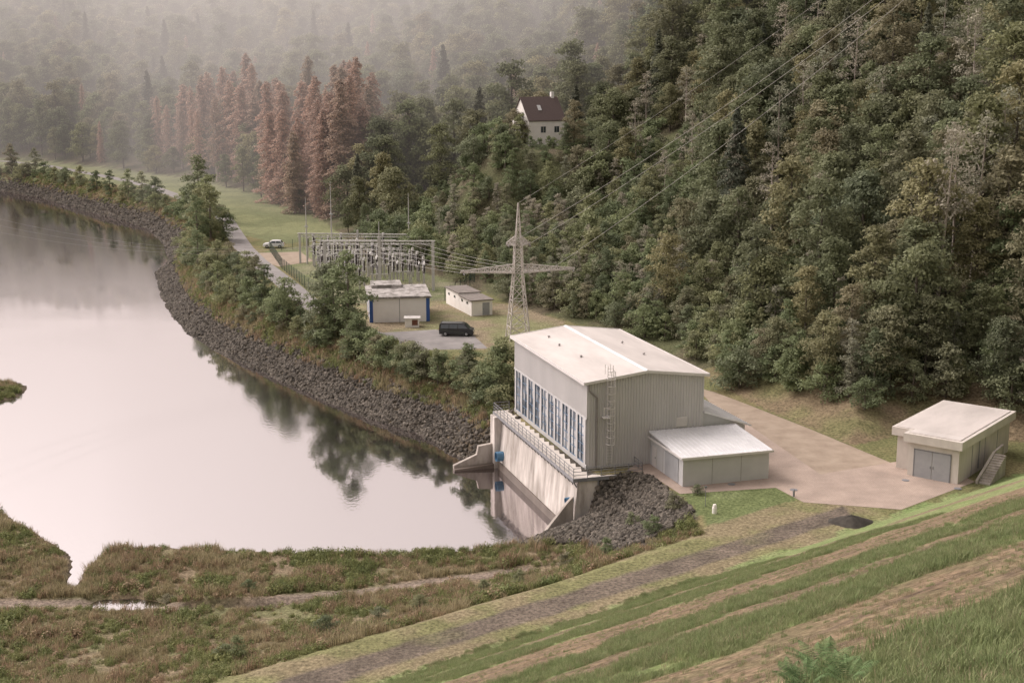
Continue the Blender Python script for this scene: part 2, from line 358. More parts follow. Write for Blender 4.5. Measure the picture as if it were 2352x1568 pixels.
def scatter(name,pts,protos,scl,idx=None,rot=None,label=None,cat=None):
    pts=np.asarray(pts,np.float32); n=len(pts); col=bpy.data.collections.new(name+'_source')
    for k,me in enumerate(protos):
        o=bpy.data.objects.new('%s_source_%02d'%(name,k),me); col.objects.link(o)
    me=bpy.data.meshes.new(name); me.vertices.add(n); me.vertices.foreach_set('co',pts.ravel())
    if rot is None: rot=np.stack([np.zeros(n),np.zeros(n),rng.uniform(0,6.28,n)],1)
    if idx is None: idx=rng.integers(0,len(protos),n)
    a=me.attributes.new('rot','FLOAT_VECTOR','POINT'); a.data.foreach_set('vector',rot.astype(np.float32).ravel())
    a=me.attributes.new('scl','FLOAT','POINT'); a.data.foreach_set('value',np.asarray(scl,np.float32))
    a=me.attributes.new('idx','INT','POINT'); a.data.foreach_set('value',np.asarray(idx,np.int32))
    for p in protos:
        for m in p.materials:
            if m.name not in me.materials: me.materials.append(m)
    o=bpy.data.objects.new(name,me); link(o); tag(o,label,cat,None,'stuff')
    ng=bpy.data.node_groups.new(name+'_gn','GeometryNodeTree')
    ng.interface.new_socket('Geometry',in_out='INPUT',socket_type='NodeSocketGeometry'); ng.interface.new_socket('Geometry',in_out='OUTPUT',socket_type='NodeSocketGeometry')
    N=ng.nodes.new; l=ng.links.new
    i=N('NodeGroupInput'); ou=N('NodeGroupOutput'); ip=N('GeometryNodeInstanceOnPoints'); ci=N('GeometryNodeCollectionInfo')
    ci.inputs['Collection'].default_value=col; ci.inputs['Separate Children'].default_value=True; ci.inputs['Reset Children'].default_value=True
    def na(nm,t):
        x=N('GeometryNodeInputNamedAttribute'); x.data_type=t; x.inputs['Name'].default_value=nm
        return next(s for s in x.outputs if s.enabled and s.name=='Attribute')
    er=N('FunctionNodeEulerToRotation')
    l(i.outputs[0],ip.inputs['Points']); l(ci.outputs[0],ip.inputs['Instance']); ip.inputs['Pick Instance'].default_value=True
    l(na('idx','INT'),ip.inputs['Instance Index']); l(na('rot','FLOAT_VECTOR'),er.inputs[0]); l(er.outputs[0],ip.inputs['Rotation']); l(na('scl','FLOAT'),ip.inputs['Scale'])
    l(ip.outputs[0],ou.inputs[0])
    md=o.modifiers.new('scatter','NODES'); md.node_group=ng
    return o
# ------------------------------------------------------------------ terrain
def axis(segs):
    out=[segs[0][0]]
    for a,b,s0,s1 in segs:
        x=out[-1]
        while x<b:
            t=(x-a)/(b-a); x+=s0+(s1-s0)*max(0,t); out.append(x)
    return np.array(out)
ys=axis([(-25,0,2,.6),(0,135,.42,.42),(135,230,.45,1),(230,420,1.2,3),(420,1300,4,14)])
xp=axis([(0,50,.5,.5),(50,110,.6,2),(110,420,2.5,12)]); xn=-axis([(0,62,.5,.5),(62,150,.6,1.6),(150,620,2,10)])[1:][::-1]
xs=np.concatenate([xn,xp])
XX,YY=np.meshgrid(xs,ys); fx=XX.ravel(); fy=YY.ravel(); F=fields(fx,fy); fz=height(fx,fy,F)
dW,D,dY,r,mud=F
col=np.zeros((len(fx),3))
def setc(mask,c,c2=None,sc=3,seed=0,k=1.0):
    w=np.clip(mask.astype(float),0,1)[:,None]; c=np.array(c)
    if c2 is not None:
        n=ss((fbm(fx,fy,sc,seed)*1.6*k+.5))[:,None]; c=c*(1-n)+np.array(c2)*n
    col[:]=col*(1-w)+c*w
setc(np.ones(len(fx)),(.22,.19,.10),(.17,.17,.08),4,1)
setc((fz<-.4),(.23,.18,.12),(.175,.17,.09),4,2)             # flats / bank
setc(ss(1-np.abs(dW)/1.0)*(mud),(.10,.08,.06))
setc((~mud)&(fz<-.3),(.09,.075,.06),(.125,.10,.07),3,3)
setc((~mud)&(dW>4.5)&(dW<14),(.18,.155,.085),(.13,.14,.065),3,4)
setc((dY<9)&mud&(dY>0)&(D>81),(.075,.065,.054),(.10,.087,.07),2,5)
meadow=[G(u,v) for u,v in [(-300,372),(100,360),(370,395),(480,415),(700,470),(800,550),(640,560),(560,540),(470,480),(340,430),(0,395)]]
setc(inside(fx,fy,meadow),(.225,.235,.125),(.175,.19,.10),9,6)
sub=[G(u,v) for u,v in [(610,578),(800,548),(1060,620),(1110,660),(1030,690),(770,700),(690,640)]]
setc(inside(fx,fy,sub),(.24,.23,.15),(.18,.20,.10),5,7)
cy=[G(u,v) for u,v in [(770,700),(1030,690),(1180,700),(1300,740),(1180,800),(900,810),(760,745)]]
setc(inside(fx,fy,cy),(.22,.22,.115),(.27,.22,.15),5,8)
lawn=[G(u,v) for u,v in [(1545,1120),(1782,1118),(1855,1158),(1720,1215),(1600,1232),(1625,1200)]]
setc(inside(fx,fy,lawn),(.185,.215,.10),(.155,.185,.08),3,9)
mt=[G(u,v,-5.8) for u,v in [(-50,1380),(200,1375),(420,1400),(800,1370),(1000,1340),(1200,1320)]]
setc(ss(1.4-segdist(fx,fy,mt,False)/1.1)*mud*(fz<-1),(.27,.215,.175),(.21,.17,.135),1.5,10)
hg=(r>0)
setc(hg,(.13,.11,.075),(.11,.115,.06),6,11)
setc(hg&(r<9)&(fx>14)&(fy<175),(.18,.17,.085),(.22,.17,.11),5,12)
nd=(D<79)&(fz>-1.2)&(fx<34)
setc(nd,(.26,.215,.135),(.21,.205,.10),3,14)
Dn=D+fbm(fx,fy,2.5,13,3)*.35
gr=ss((Dn-72.1)/.5)*ss((75.2-Dn)/.5)*(fx<31)
setc(gr,(.19,.155,.125),(.145,.12,.097),2,15)
setc(gr*ss(fbm(fx,fy,4,44,3)*2.2-.5),(.18,.165,.10))
BANDS=[(71,62,(.20,.26,.105),(.235,.265,.125)),(62,57.5,(.25,.195,.13),(.22,.20,.115)),(57.5,49,(.20,.25,.10),(.235,.255,.125)),(49,37,(.26,.19,.125),(.20,.155,.10)),(37,31.5,(.17,.22,.09),(.205,.24,.11)),(31.5,27.6,(.235,.175,.115),(.185,.15,.095)),(27.6,21,(.19,.235,.095),(.235,.25,.12)),(21,13.2,(.28,.205,.135),(.215,.175,.105)),(13.2,-60,(.19,.25,.10),(.23,.28,.12))]
for d1,d0,c,c2 in BANDS:
    e=.012*d1+.1
    Dq=D+fbm(fx,fy,1.6,16,3)*.04*d1
    setc(ss((d1-Dq)/e+.5)*ss((Dq-d0)/e+.5)*(D<71),c,c2,.9,17,1.6)
for d_,wd_ in ((45.5,.6),(41.5,.6),(29.5,.4),(18.8,.3),(15.8,.3),(24.3,.2),(60,.7)):
    setc(ss(1.3-np.abs(D+fbm(fx,fy,6,55,2)*.5-d_)/wd_)*.8,(.15,.11,.08),(.20,.15,.105),1.2,18)
nxv,nyv=len(xs),len(ys)
I=np.arange(nxv*nyv).reshape(nyv,nxv); Q=np.stack([I[:-1,:-1],I[:-1,1:],I[1:,1:],I[1:,:-1]],-1).reshape(-1,4)
m,nt,b=newmat('ground cover'); N=nt.nodes.new; l=nt.links.new
at=N('ShaderNodeAttribute'); at.attribute_name='cover'; tc=N('ShaderNodeTexCoord')
def nz(sc,det=6):
    n=N('ShaderNodeTexNoise'); n.inputs['Scale'].default_value=sc; n.inputs['Detail'].default_value=det; n.inputs['Roughness'].default_value=.72; l(tc.outputs['Object'],n.inputs['Vector']); return n
n1=nz(.5); n2=nz(3.2,9)
mr1=N('ShaderNodeMapRange'); mr1.inputs[1].default_value=.3; mr1.inputs[2].default_value=.7; mr1.inputs[3].default_value=.75; mr1.inputs[4].default_value=1.22; l(n1.outputs[0],mr1.inputs[0])
mr2=N('ShaderNodeMapRange'); mr2.inputs[1].default_value=.35; mr2.inputs[2].default_value=.65; mr2.inputs[3].default_value=.42; mr2.inputs[4].default_value=1.5; l(n2.outputs[0],mr2.inputs[0])
mm=N('ShaderNodeMath'); mm.operation='MULTIPLY'; l(mr1.outputs[0],mm.inputs[0]); l(mr2.outputs[0],mm.inputs[1])
sc=N('ShaderNodeVectorMath'); sc.operation='SCALE'; l(at.outputs['Color'],sc.inputs[0]); l(mm.outputs[0],sc.inputs['Scale']); l(sc.outputs[0],b.inputs['Base Color'])
bp=N('ShaderNodeBump'); bp.inputs['Strength'].default_value=.9; bp.inputs['Distance'].default_value=.2; l(n2.outputs[0],bp.inputs['Height']); l(bp.outputs[0],b.inputs['Normal'])
b.inputs['Roughness'].default_value=.95; b.inputs['Specular IOR Level'].default_value=.1
M['ground']=m
me=quadmesh('ground',np.stack([fx,fy,fz],1),Q,['ground']); me.shade_smooth()
a=me.color_attributes.new('cover','FLOAT_COLOR','POINT'); a.data.foreach_set('color',np.concatenate([col,np.ones((len(fx),1))],1).astype(np.float32).ravel())
tag(link(bpy.data.objects.new('ground',me)),None,None,None,'structure')
# ------------------------------------------------------------------ water
m,nt,b=newmat('still reservoir water'); N=nt.nodes.new; l=nt.links.new
b.inputs['Base Color'].default_value=(.02,.017,.015,1); b.inputs['Roughness'].default_value=.3
gl=N('ShaderNodeBsdfGlossy'); gl.inputs['Roughness'].default_value=.035; gl.inputs['Color'].default_value=(.82,.77,.78,1)
lw=N('ShaderNodeFresnel'); lw.inputs['IOR'].default_value=3.0
mr=N('ShaderNodeMapRange'); mr.inputs[1].default_value=.2; mr.inputs[2].default_value=.6; mr.inputs[3].default_value=.6; mr.inputs[4].default_value=.97
ms=N('ShaderNodeMixShader'); tc=N('ShaderNodeTexCoord'); mp=N('ShaderNodeMapping'); mp.inputs['Scale'].default_value=(1,.6,1)
n=N('ShaderNodeTexNoise'); n.inputs['Scale'].default_value=2.6; n.inputs['Detail'].default_value=4
nb=N('ShaderNodeTexNoise'); nb.inputs['Scale'].default_value=.03; nb.inputs['Detail'].default_value=3
mb=N('ShaderNodeMapRange'); mb.inputs[1].default_value=.42; mb.inputs[2].default_value=.62; mb.inputs[3].default_value=.03; mb.inputs[4].default_value=.28
bp=N('ShaderNodeBump'); bp.inputs['Distance'].default_value=.05
l(tc.outputs['Object'],mp.inputs[0]); l(mp.outputs[0],n.inputs['Vector']); l(tc.outputs['Object'],nb.inputs['Vector']); l(nb.outputs[0],mb.inputs[0]); l(mb.outputs[0],bp.inputs['Strength'])
l(n.outputs[0],bp.inputs['Height']); l(bp.outputs[0],gl.inputs['Normal'])
l(lw.outputs[0],mr.inputs[0]); l(mr.outputs[0],ms.inputs[0]); l(b.outputs[0],ms.inputs[1]); l(gl.outputs[0],ms.inputs[2]); l(ms.outputs[0],nt.nodes['Material Output'].inputs[0])
M['water']=m
me=bpy.data.meshes.new('water'); me.from_pydata([(-900,70,WZ),(18,70,WZ),(18,700,WZ),(-900,700,WZ)],[],[(0,1,2,3)]); me.materials.append(m)
tag(link(bpy.data.objects.new('water',me)),None,None,None,'structure')
# ------------------------------------------------------------------ flat sheets
def sheet(name,pts,z,mat):
    me=bpy.data.meshes.new(name); me.from_pydata([(p[0],p[1],z) for p in pts],[],[tuple(range(len(pts)))]); me.materials.append(M[mat])
    o=tag(link(bpy.data.objects.new(name,me)),None,None,None,'structure')
    if me.polygons[0].normal.z<0: me.flip_normals()
    return o
m,nt,b=newmat('reddish clay pavers'); N=nt.nodes.new; l=nt.links.new
tc=N('ShaderNodeTexCoord'); mp=N('ShaderNodeMapping'); mp.inputs['Rotation'].default_value=(0,0,-HROT)
br=N('ShaderNodeTexBrick'); br.inputs['Scale'].default_value=2.2; br.inputs['Color1'].default_value=(.44,.34,.28,1); br.inputs['Color2'].default_value=(.38,.295,.245,1); br.inputs['Mortar'].default_value=(.26,.205,.17,1); br.inputs['Mortar Size'].default_value=.035
n=N('ShaderNodeTexNoise'); n.inputs['Scale'].default_value=.4; n.inputs['Detail'].default_value=7
mr=N('ShaderNodeMapRange'); mr.inputs[1].default_value=.3; mr.inputs[2].default_value=.7; mr.inputs[3].default_value=.80; mr.inputs[4].default_value=1.12
s_=N('ShaderNodeVectorMath'); s_.operation='SCALE'
l(tc.outputs['Object'],mp.inputs[0]); l(mp.outputs[0],br.inputs['Vector']); l(tc.outputs['Object'],n.inputs['Vector']); l(n.outputs[0],mr.inputs[0]); l(br.outputs[0],s_.inputs[0]); l(mr.outputs[0],s_.inputs['Scale']); l(s_.outputs[0],b.inputs['Base Color']); b.inputs['Roughness'].default_value=.85
M['paver']=m
sheet('gravel_track',[G(u,v) for u,v in [(1600,890),(1640,900),(1720,930),(1860,985),(2050,1064),(1885,1092),(1735,1000),(1640,935)]],.012,'gravel')
sheet('paved_yard',[G(u,v) for u,v in [(1440,1079),(1500,1094),(1562,1134),(1782,1120),(1845,1153),(2070,1170),(2240,1106),(2190,1085),(2060,1060),(1884,1089),(1733,985),(1700,960),(1500,1040)]],.02,'paver')
sheet('asphalt_forecourt',[G(u,v) for u,v in [(740,718),(775,728),(800,748),(880,764),(1000,757),(1085,768),(1120,800),(905,806),(830,780),(770,745)]],.024,'asphalt')
def strip(name,pts,w,z,mat):
    P=[Vector((p[0],p[1],0)) for p in pts]; Lf=[];R=[]
    for i,p in enumerate(P):
        d=(P[min(i+1,len(P)-1)]-P[max(i-1,0)]).normalized(); nn=Vector((-d.y,d.x,0))*w/2
        Lf.append(p+nn);R.append(p-nn)
    vs=[(q.x,q.y,z) for q in Lf]+[(q.x,q.y,z) for q in R]; n=len(P)
    me=bpy.data.meshes.new(name); me.from_pydata(vs,[],[(i,n+i,n+i+1,i+1) for i in range(n-1)]); me.materials.append(M[mat])
    return tag(link(bpy.data.objects.new(name,me)),None,None,None,'structure')
strip('bank_road',[G(u,v) for u,v in [(775,742),(745,720),(700,688),(650,645),(590,600),(560,570),(540,540),(522,510),(505,488),(440,462),(350,430),(290,415),(230,403),(170,392),(110,381),(20,371),(-150,364)]],4.2,.028,'asphalt')
sheet('parking_apron',[G(u,v) for u,v in [(575,582),(690,578),(720,600),(640,612),(600,600)]],.018,'gravel')
# ------------------------------------------------------------------ turbine hall
HW,HL,HE,HRd=12.75,24.3,8.9,9.65
hall=empty('turbine_hall',(C0[0],C0[1],0),HROT,"large grey ribbed metal turbine hall with white roof beside the water","building")
def eave(x): return HE+(HRd-HE)*(1-abs(x-HW/2)/(HW/2))
def ribbed(b,p,q,z0,z1f,nrm,pitch=.3,dep=.06):
    p=np.array(p,float);q=np.array(q,float); n=int(round(np.linalg.norm(q-p)/pitch)); prof=[(0,0),(.45,0),(.55,1),(.9,1)]
    pts=[]
    for i in range(n):
        for f,d in prof: pts.append((p+(q-p)*(i+f)/n+np.array(nrm)*d*dep))
    pts.append(q); vs=[]
    for a in pts: 
        z1=z1f(a[0]) if callable(z1f) else z1f
        vs+= [(a[0],a[1],z0),(a[0],a[1],z1)]
    b.add(vs,[(2*i,2*i+2,2*i+3,2*i+1) for i in range(len(pts)-1)])
b=Bd(); ribbed(b,(0,0),(HW,0),0,eave,(0,-1)); ribbed(b,(HW,0),(HW,HL),0,lambda x:HE,(1,0)); ribbed(b,(HW,HL),(0,HL),0,eave,(0,1))
ribbed(b,(0,HL),(0,0),5.35,lambda x:HE,(-1,0),.25,.03)
b.obj('wall','clad',hall)
nw=10; pitch=(HL-1.0)/nw; ww=pitch*.80
b=Bd(); b.box(-.06,.14,.0,HL,0,.45); b.box(-.06,.14,0,HL,5.15,5.35)
for i in range(nw+1):
    y0=.5+i*pitch-(pitch-ww)/2; y1=y0+(pitch-ww)
    b.box(-.06,.14,max(0,y0),min(HL,y1),.45,5.15)
b.box(.16,.3,.1,HL-.1,.1,5.3)
b.obj('window_wall','clad2',hall)
for i in range(nw):
    y0=.5+i*pitch+(pitch-ww)/2; y1=y0+ww
    g=Bd().box(.06,.1,y0,y1,.45,5.15).obj('window','pane',hall)
    f=Bd()
    for yy in (y0,y0+ww*.5-.035,y1-.06): f.box(-.01,.05,yy,yy+.06,.45,5.15)
    for k in range(6): zz=.45+k*(4.7-.07)/5; f.box(.0,.055,y0,y1,zz,zz+.07)
    f.obj('frame','blue',g)
b=Bd()
for s0,s1 in((0,1),(1,0)):
    xa,xb=(-.35,HW/2) if s0==0 else (HW/2,HW+.35)
    za,zb=(HE-.02,HRd+.05) if s0==0 else (HRd+.05,HE-.02)
    b.hexa([(xa,-.3,za),(xb,-.3,zb),(xb,HL+.3,zb),(xa,HL+.3,za)],[(xa,-.3,za+.16),(xb,-.3,zb+.16),(xb,HL+.3,zb+.16),(xa,HL+.3,za+.16)])
roof=b.obj('roof','roofw',hall)
b=Bd()
for xa,za,xb,zb in((-.4,HE+.16,HW/2,HRd+.23),(HW/2,HRd+.23,HW+.4,HE+.16)):
    for yy in(-.42,HL+.30): b.hexa([(xa,yy,za-.26),(xb,yy,zb-.26),(xb,yy+.12,zb-.26),(xa,yy+.12,za-.26)],[(xa,yy,za+.03),(xb,yy,zb+.03),(xb,yy+.12,zb+.03),(xa,yy+.12,za+.03)])
b.box(-.48,-.35,-.3,HL+.3,HE-.12,HE+.2); b.box(HW+.35,HW+.48,-.3,HL+.3,HE-.12,HE+.2)
b.obj('roof_edge_trim','trim',hall)
b=Bd(); b.hexa([(HW/2-.28,-.3,HRd+.19),(HW/2+.28,-.3,HRd+.19),(HW/2+.28,HL+.3,HRd+.19),(HW/2-.28,HL+.3,HRd+.19)],[(HW/2-.06,-.3,HRd+.3),(HW/2+.06,-.3,HRd+.3),(HW/2+.06,HL+.3,HRd+.3),(HW/2-.06,HL+.3,HRd+.3)])
b.obj('ridge_cap','roofw2',roof)
for x,y in((2.6,16),(2.8,9.5),(2.9,20.5),(9.6,8.5),(9.7,15)):
    z=eave(x)+.1; b=Bd().cyl((x,y,z),(x,y,z+.22),.08,.08,10); b.cyl((x,y,z+.22),(x,y,z+.32),.18,.1,10); b.obj('roof_vent','galv',roof)
# caged ladder
b=Bd(); lx=2.35
for dx in(-.28,.28): b.beam((lx+dx,-.28,.5),(lx+dx,-.28,10.6),.06)
for k in range(33): b.beam((lx-.28,-.28,.7+k*.3),(lx+.28,-.28,.7+k*.3),.035)
for z in [2.6+.75*k for k in range(11)]:
    pp=[(lx-.36,-.28,z),(lx-.4,-.65,z),(lx-.18,-.98,z),(lx+.18,-.98,z),(lx+.4,-.65,z),(lx+.36,-.28,z)]
    for p,q in zip(pp,pp[1:]): b.beam(p,q,.05)
for p in((lx-.4,-.65),(lx-.18,-.98),(lx+.18,-.98),(lx+.4,-.65)): b.beam((p[0],p[1],2.6),(p[0],p[1],10.1),.04)
for z in(5.4,): 
    b.box(lx-.9,lx-.2,-1,-.1,z,z+.05); 
    for q in(lx-.9,lx-.2): b.beam((q,-1,z),(q,-1,z+1.1),.05)
    b.beam((lx-.9,-1,z+1.1),(lx-.2,-1,z+1.1),.05)
for dx in(-.28,.28): b.beam((lx+dx,-.28,10.6),(lx+dx,.5,10.6),.05); b.beam((lx+dx,.5,10.6),(lx+dx,.5,9.6),.05)
b.obj('caged_ladder','trim',hall)
b=Bd(); b.cyl((.12,-.12,HE-.1),(.12,-.12,HE-.7),.09); b.cyl((.12,-.12,HE-.7),(1.0,-.15,HE-1.5),.09); b.cyl((1.0,-.15,HE-1.5),(1.0,-.15,.1),.09); b.obj('downpipe','galv',hall)
b=Bd(); b.box(9.7,10.9,-.12,-.06,3.7,4.7)
for k in range(8): b.box(9.75,10.85,-.16,-.12,3.76+k*.115,3.83+k*.115)
b.obj('vent_grille','trim',hall)
# ------------------------------------------------------------------ intake structure
it=empty('intake_structure',(C0[0],C0[1],0),HROT,"stained concrete intake wall with walkway and blue pipes at the water","concrete wall")
b=Bd(); b.prism([(-1.7,-.35),(-2.2,-6.1),(-2.2,-9.5),(0.25,-9.5),(.25,-.35)],-2.2,25.2)
b.box(.25,3.2,-2.2,-.3,-3.6,-.35)
b.box(.26,12.6,.0,24.2,-9,-.3) ; b.box(-2.7,-1.6,23.6,25.2,-9,-.36)
b.obj('wall','conc',it)
b=Bd(); b.box(-2.3,-2.12,-2.1,23.5,-9,-5.6); b.obj('wet_foot','concd',it)
b=Bd(); b.box(-2.25,.0,-2.35,25.6,-.3,-.1); b.box(0,5.2,-2.35,-.02,-.3,-.1)
b.obj('deck','concl',it)
b=Bd()
for k in range(26): y=-2.0+k*1.08; b.beam((-1.75,y,-1.1),(-2.2,y,-.33),.1)
b.box(-2.3,-2.24,-2.4,25.6,-.42,-.06); b.box(-2.3,5.2,-2.46,-2.38,-.42,-.06)
b.obj('deck_bracket','rail',it)
b=Bd()
def railing(b,path,z0,h=1.05,step=1.4,w=.05):
    for p,q in zip(path,path[1:]):
        p=np.array(p);q=np.array(q);n=max(1,int(round(np.linalg.norm(q-p)/step)))
        for k in range(n+1):
            c=p+(q-p)*k/n; b.beam((c[0],c[1],z0),(c[0],c[1],z0+h),w)
        for zz in(h,h*.66,h*.33): b.beam((p[0],p[1],z0+zz),(q[0],q[1],z0+zz),w)
railing(b,[(-2.2,25.5),(-2.2,-2.32),(5.1,-2.32),(5.1,-.2)],-.1); railing(b,[(-2.2,25.5),(-.3,25.5)],-.1)
b.obj('railing','rail',it)
def pipe_obj(x0,x1,y,z,r):
    b=Bd(); n=20; vs=[];fs=[]
    for x,rr in((x1,r),(x0,r),(x0,r*.86),(x1,r*.86)):
        for i in range(n): t=2*math.pi*i/n; vs.append((x,y+math.cos(t)*rr,z+math.sin(t)*rr))
    for k in range(3): fs+=[(k*n+i,k*n+(i+1)%n,(k+1)*n+(i+1)%n,(k+1)*n+i) for i in range(n)]
    b.add(vs,fs); b.cyl((x0+.3,y,z),(x0+.35,y,z),r*.86,n=20); return b
pipe_obj(-2.9,-1.7,22.3,-4.7,.58).obj('outlet_pipe','bluep',it,smooth=False)
pipe_obj(-2.7,-1.7,-1.3,-2.6,.32).obj('outlet_pipe','bluep',it)
b=Bd().prism([(-2.2,-1.9),(-2.8,-2.5),(-6.0,-6.3),(-6.0,-9),(-2.2,-9)],-2.35,-1.9); b.obj('wing_wall','concm',it)
b=Bd().prism([(-2.7,-3.7),(-4.4,-3.9),(-4.6,-4.9),(-7.4,-6.0),(-7.4,-9),(-2.7,-9)],24.4,24.9); b.obj('wing_wall','concm',it)
b=Bd().prism([(-2.7,-6.0),(-7.5,-6.3),(-7.5,-9),(-2.7,-9)],23.7,24.39); b.obj('wing_footing','concd',it)
b=Bd(); b.cyl((.4,-2.32,-.4),(.4,-2.32,-3.9),.07); b.obj('drain_pipe','rail',it)
# ------------------------------------------------------------------ annexes
an=empty('annex_shed',L(6.9,-8.1)+(0,),HROT,"low grey panelled shed with white sloping metal roof and side door","shed")
aw,al=9.2,8.0
b=Bd(); b.hexa([(0,0,0),(aw,0,0),(aw,al,0),(0,al,0)],[(0,0,2.85),(aw,0,2.85),(aw,al,3.35),(0,al,3.35)]); b.obj('wall','annexwall',an)
for x in(3.1,6.2): Bd().box(x-.02,x+.02,-.012,0,.05,2.8).obj('panel_joint','galv',an)
for y in(2.4,4.8): Bd().box(-.012,0,y-.02,y+.02,.05,2.9).obj('panel_joint','galv',an)
b=Bd(); b.hexa([(-.25,-.3,2.84),(aw+.25,-.3,2.84),(aw+.25,al-.05,3.38),(-.25,al-.05,3.38)],[(-.25,-.3,2.98),(aw+.25,-.3,2.98),(aw+.25,al-.05,3.52),(-.25,al-.05,3.52)])
for k in range(19): 
    x=-.2+k*.53; b.hexa([(x,-.3,2.98),(x+.07,-.3,2.98),(x+.07,al-.05,3.52),(x,al-.05,3.52)],[(x,-.3,3.03),(x+.07,-.3,3.03),(x+.07,al-.05,3.57),(x,al-.05,3.57)])
ar=b.obj('roof','roofw2',an)
b=Bd(); b.box(-.3,aw+.3,-.42,-.3,2.76,3.0); b.box(-.33,-.25,-.3,al,2.8,3.0); b.obj('gutter','trim',ar)
d=Bd().box(-.06,0,6.4,7.4,.05,2.15).obj('door','trim',an); Bd().box(-.12,-.06,6.5,6.58,1.0,1.15).obj('handle','rail',d)
Bd().box(-.05,0,1.0,4.2,.05,2.5).obj('roller_shutter','door',an)
ln=empty('lean_to_shed',L(HW+.08,.2)+(0,),HROT,"low lean-to with white ribbed roof against the hall","shed")
Bd().hexa([(0,0,0),(4.8,0,0),(4.8,18,0),(0,18,0)],[(0,0,4.9),(4.8,0,3.2),(4.8,18,3.2),(0,18,4.9)]).obj('wall','annexwall',ln)
b=Bd(); b.hexa([(0,-.3,4.92),(5.4,-.3,3.07),(5.4,18.2,3.07),(0,18.2,4.92)],[(0,-.3,5.05),(5.4,-.3,3.2),(5.4,18.2,3.2),(0,18.2,5.05)])
for k in range(36): y=-.3+k*.52; b.hexa([(0,y,5.05),(5.4,y,3.2),(5.4,y+.07,3.2),(0,y+.07,5.05)],[(0,y,5.1),(5.4,y,3.25),(5.4,y+.07,3.25),(0,y+.07,5.1)])
b.obj('roof','roofw2',ln)
# ------------------------------------------------------------------ concrete service building
E=np.array([.62,.785]); E/=np.linalg.norm(E); Fl=np.array([E[1],-E[0]])
sb=empty('service_building',(G(2083,1090)[0],G(2083,1090)[1],0),math.atan2(Fl[1],Fl[0]),"flat roofed concrete service building with grey double door","building")
b=Bd(); b.box(0,5.1,0,14.5,-.5,3.5); b.box(-1.9,0,1.8,14.5,-.5,3.45)
wl=b.obj('wall','concl',sb)
b=Bd(); b.box(-2.3,5.5,1.2,15,3.5,4.35); b.box(-.4,5.5,-.45,1.2,3.5,4.35); b.obj('roof_fascia','concl',sb)
b=Bd(); b.box(-1.9,5.1,1.4,14.6,4.35,4.42); b.box(0,5.1,0,1.4,4.35,4.42)
for k in range(34): b.box(-1.85,5.05,1.5+k*.38,1.53+k*.38,4.42,4.44)
b.obj('roof','roofw',sb)
d=Bd().box(.7,2.45,-.06,0,.02,2.75).obj('door','door',sb); Bd().box(2.3,2.36,-.12,-.06,1.1,1.35).obj('handle','rail',d)
d=Bd().box(2.5,4.25,-.06,0,.02,2.75).obj('door','door',sb); Bd().box(2.58,2.64,-.12,-.06,1.1,1.35).obj('handle','rail',d)
b=Bd(); b.box(.6,.7,-.08,0,0,2.85); b.box(4.25,4.35,-.08,0,0,2.85); b.box(.6,4.35,-.08,0,2.75,2.85); b.obj('door_frame','rail',sb)
for y in(3.6,7.2,10.8): Bd().box(5.1,5.13,y-.03,y+.03,0,3.5).obj('wall_joint','rail',sb)
Bd().cyl((5.3,5,3.4),(5.3,5,.5),.06).obj('downpipe','rail',sb)
st=empty('concrete_stairs',(0,0,0),0,"narrow concrete stairs with handrail climbing beside the service building","stairs")
st.location=sb.location; st.rotation_euler=sb.rotation_euler
b=Bd()
for k in range(12): b.box(6.6,7.7,1.6+k*.36,1.6+(k+1)*.36,-.5,.17*(k+1))
b.obj('steps','concm',st)
b=Bd(); b.prism([(1.4,-.5),(1.4,.35),(5.9,2.2),(8.5,2.4),(8.5,-.5)],6.35,6.58,'x'); b.obj('side_wall','concm',st)
# ------------------------------------------------------------------ house on the slope
hs=empty('white_house',(HOUSE[0]-3.1,HOUSE[1],22.0),math.radians(27),"white rendered house with steep brown tiled roof in the trees","house")
b=Bd(); hl,hd,he,hr=9.0,8.0,5.9,10.7
b.box(0,hl,0,hd,-2.5,he); b.prism([(0,he),(hd,he),(hd/2,hr-.1)],0,hl,'x'); b.obj('wall','whitew',hs)
b=Bd(); k=(hr-he)/(hd/2)
for sgn in(0,1):
    y0=-.25 if sgn==0 else hd+.25; ym=hd/2; z0=he-.25*k; 
    b.hexa([(-.25,y0,z0),(hl+.25,y0,z0),(hl+.25,ym,hr),(-.25,ym,hr)],[(-.25,y0,z0+.16),(hl+.25,y0,z0+.16),(hl+.25,ym,hr+.16),(-.25,ym,hr+.16)])
hroof=b.obj('roof','brownroof',hs)
Bd().box(hl-1.4,hl-.7,hd/2-.3,hd/2+.4,hr-.8,hr+1.2).obj('chimney','whitep',hroof)
def win(par,x,y,z,w,h,face):
    if face=='s': g=Bd().box(x,x+w,-.03,.0-.005,z,z+h); f=Bd().box(x-.07,x,-.05,0,z-.07,z+h+.07).box(x+w,x+w+.07,-.05,0,z-.07,z+h+.07).box(x,x+w,-.05,0,z+h,z+h+.07).box(x,x+w,-.05,0,z-.07,z).box(x+w/2-.03,x+w/2+.03,-.05,-.03,z,z+h)
    else: g=Bd().box(-.03,-.005,y,y+w,z,z+h); f=Bd().box(-.05,0,y-.07,y,z-.07,z+h+.07).box(-.05,0,y+w,y+w+.07,z-.07,z+h+.07).box(-.05,0,y,y+w,z+h,z+h+.07).box(-.05,0,y,y+w,z-.07,z)
    o=g.obj('window','glass',par); f.obj('frame','trim',o)
for x in(3.0,6.4): win(hs,x,0,3.1,1.2,1.3,'s')
for y in(1.3,5.3): win(hs,0,y,3.3,1.0,1.2,'w'); win(hs,0,y,.8,1.0,1.2,'w')
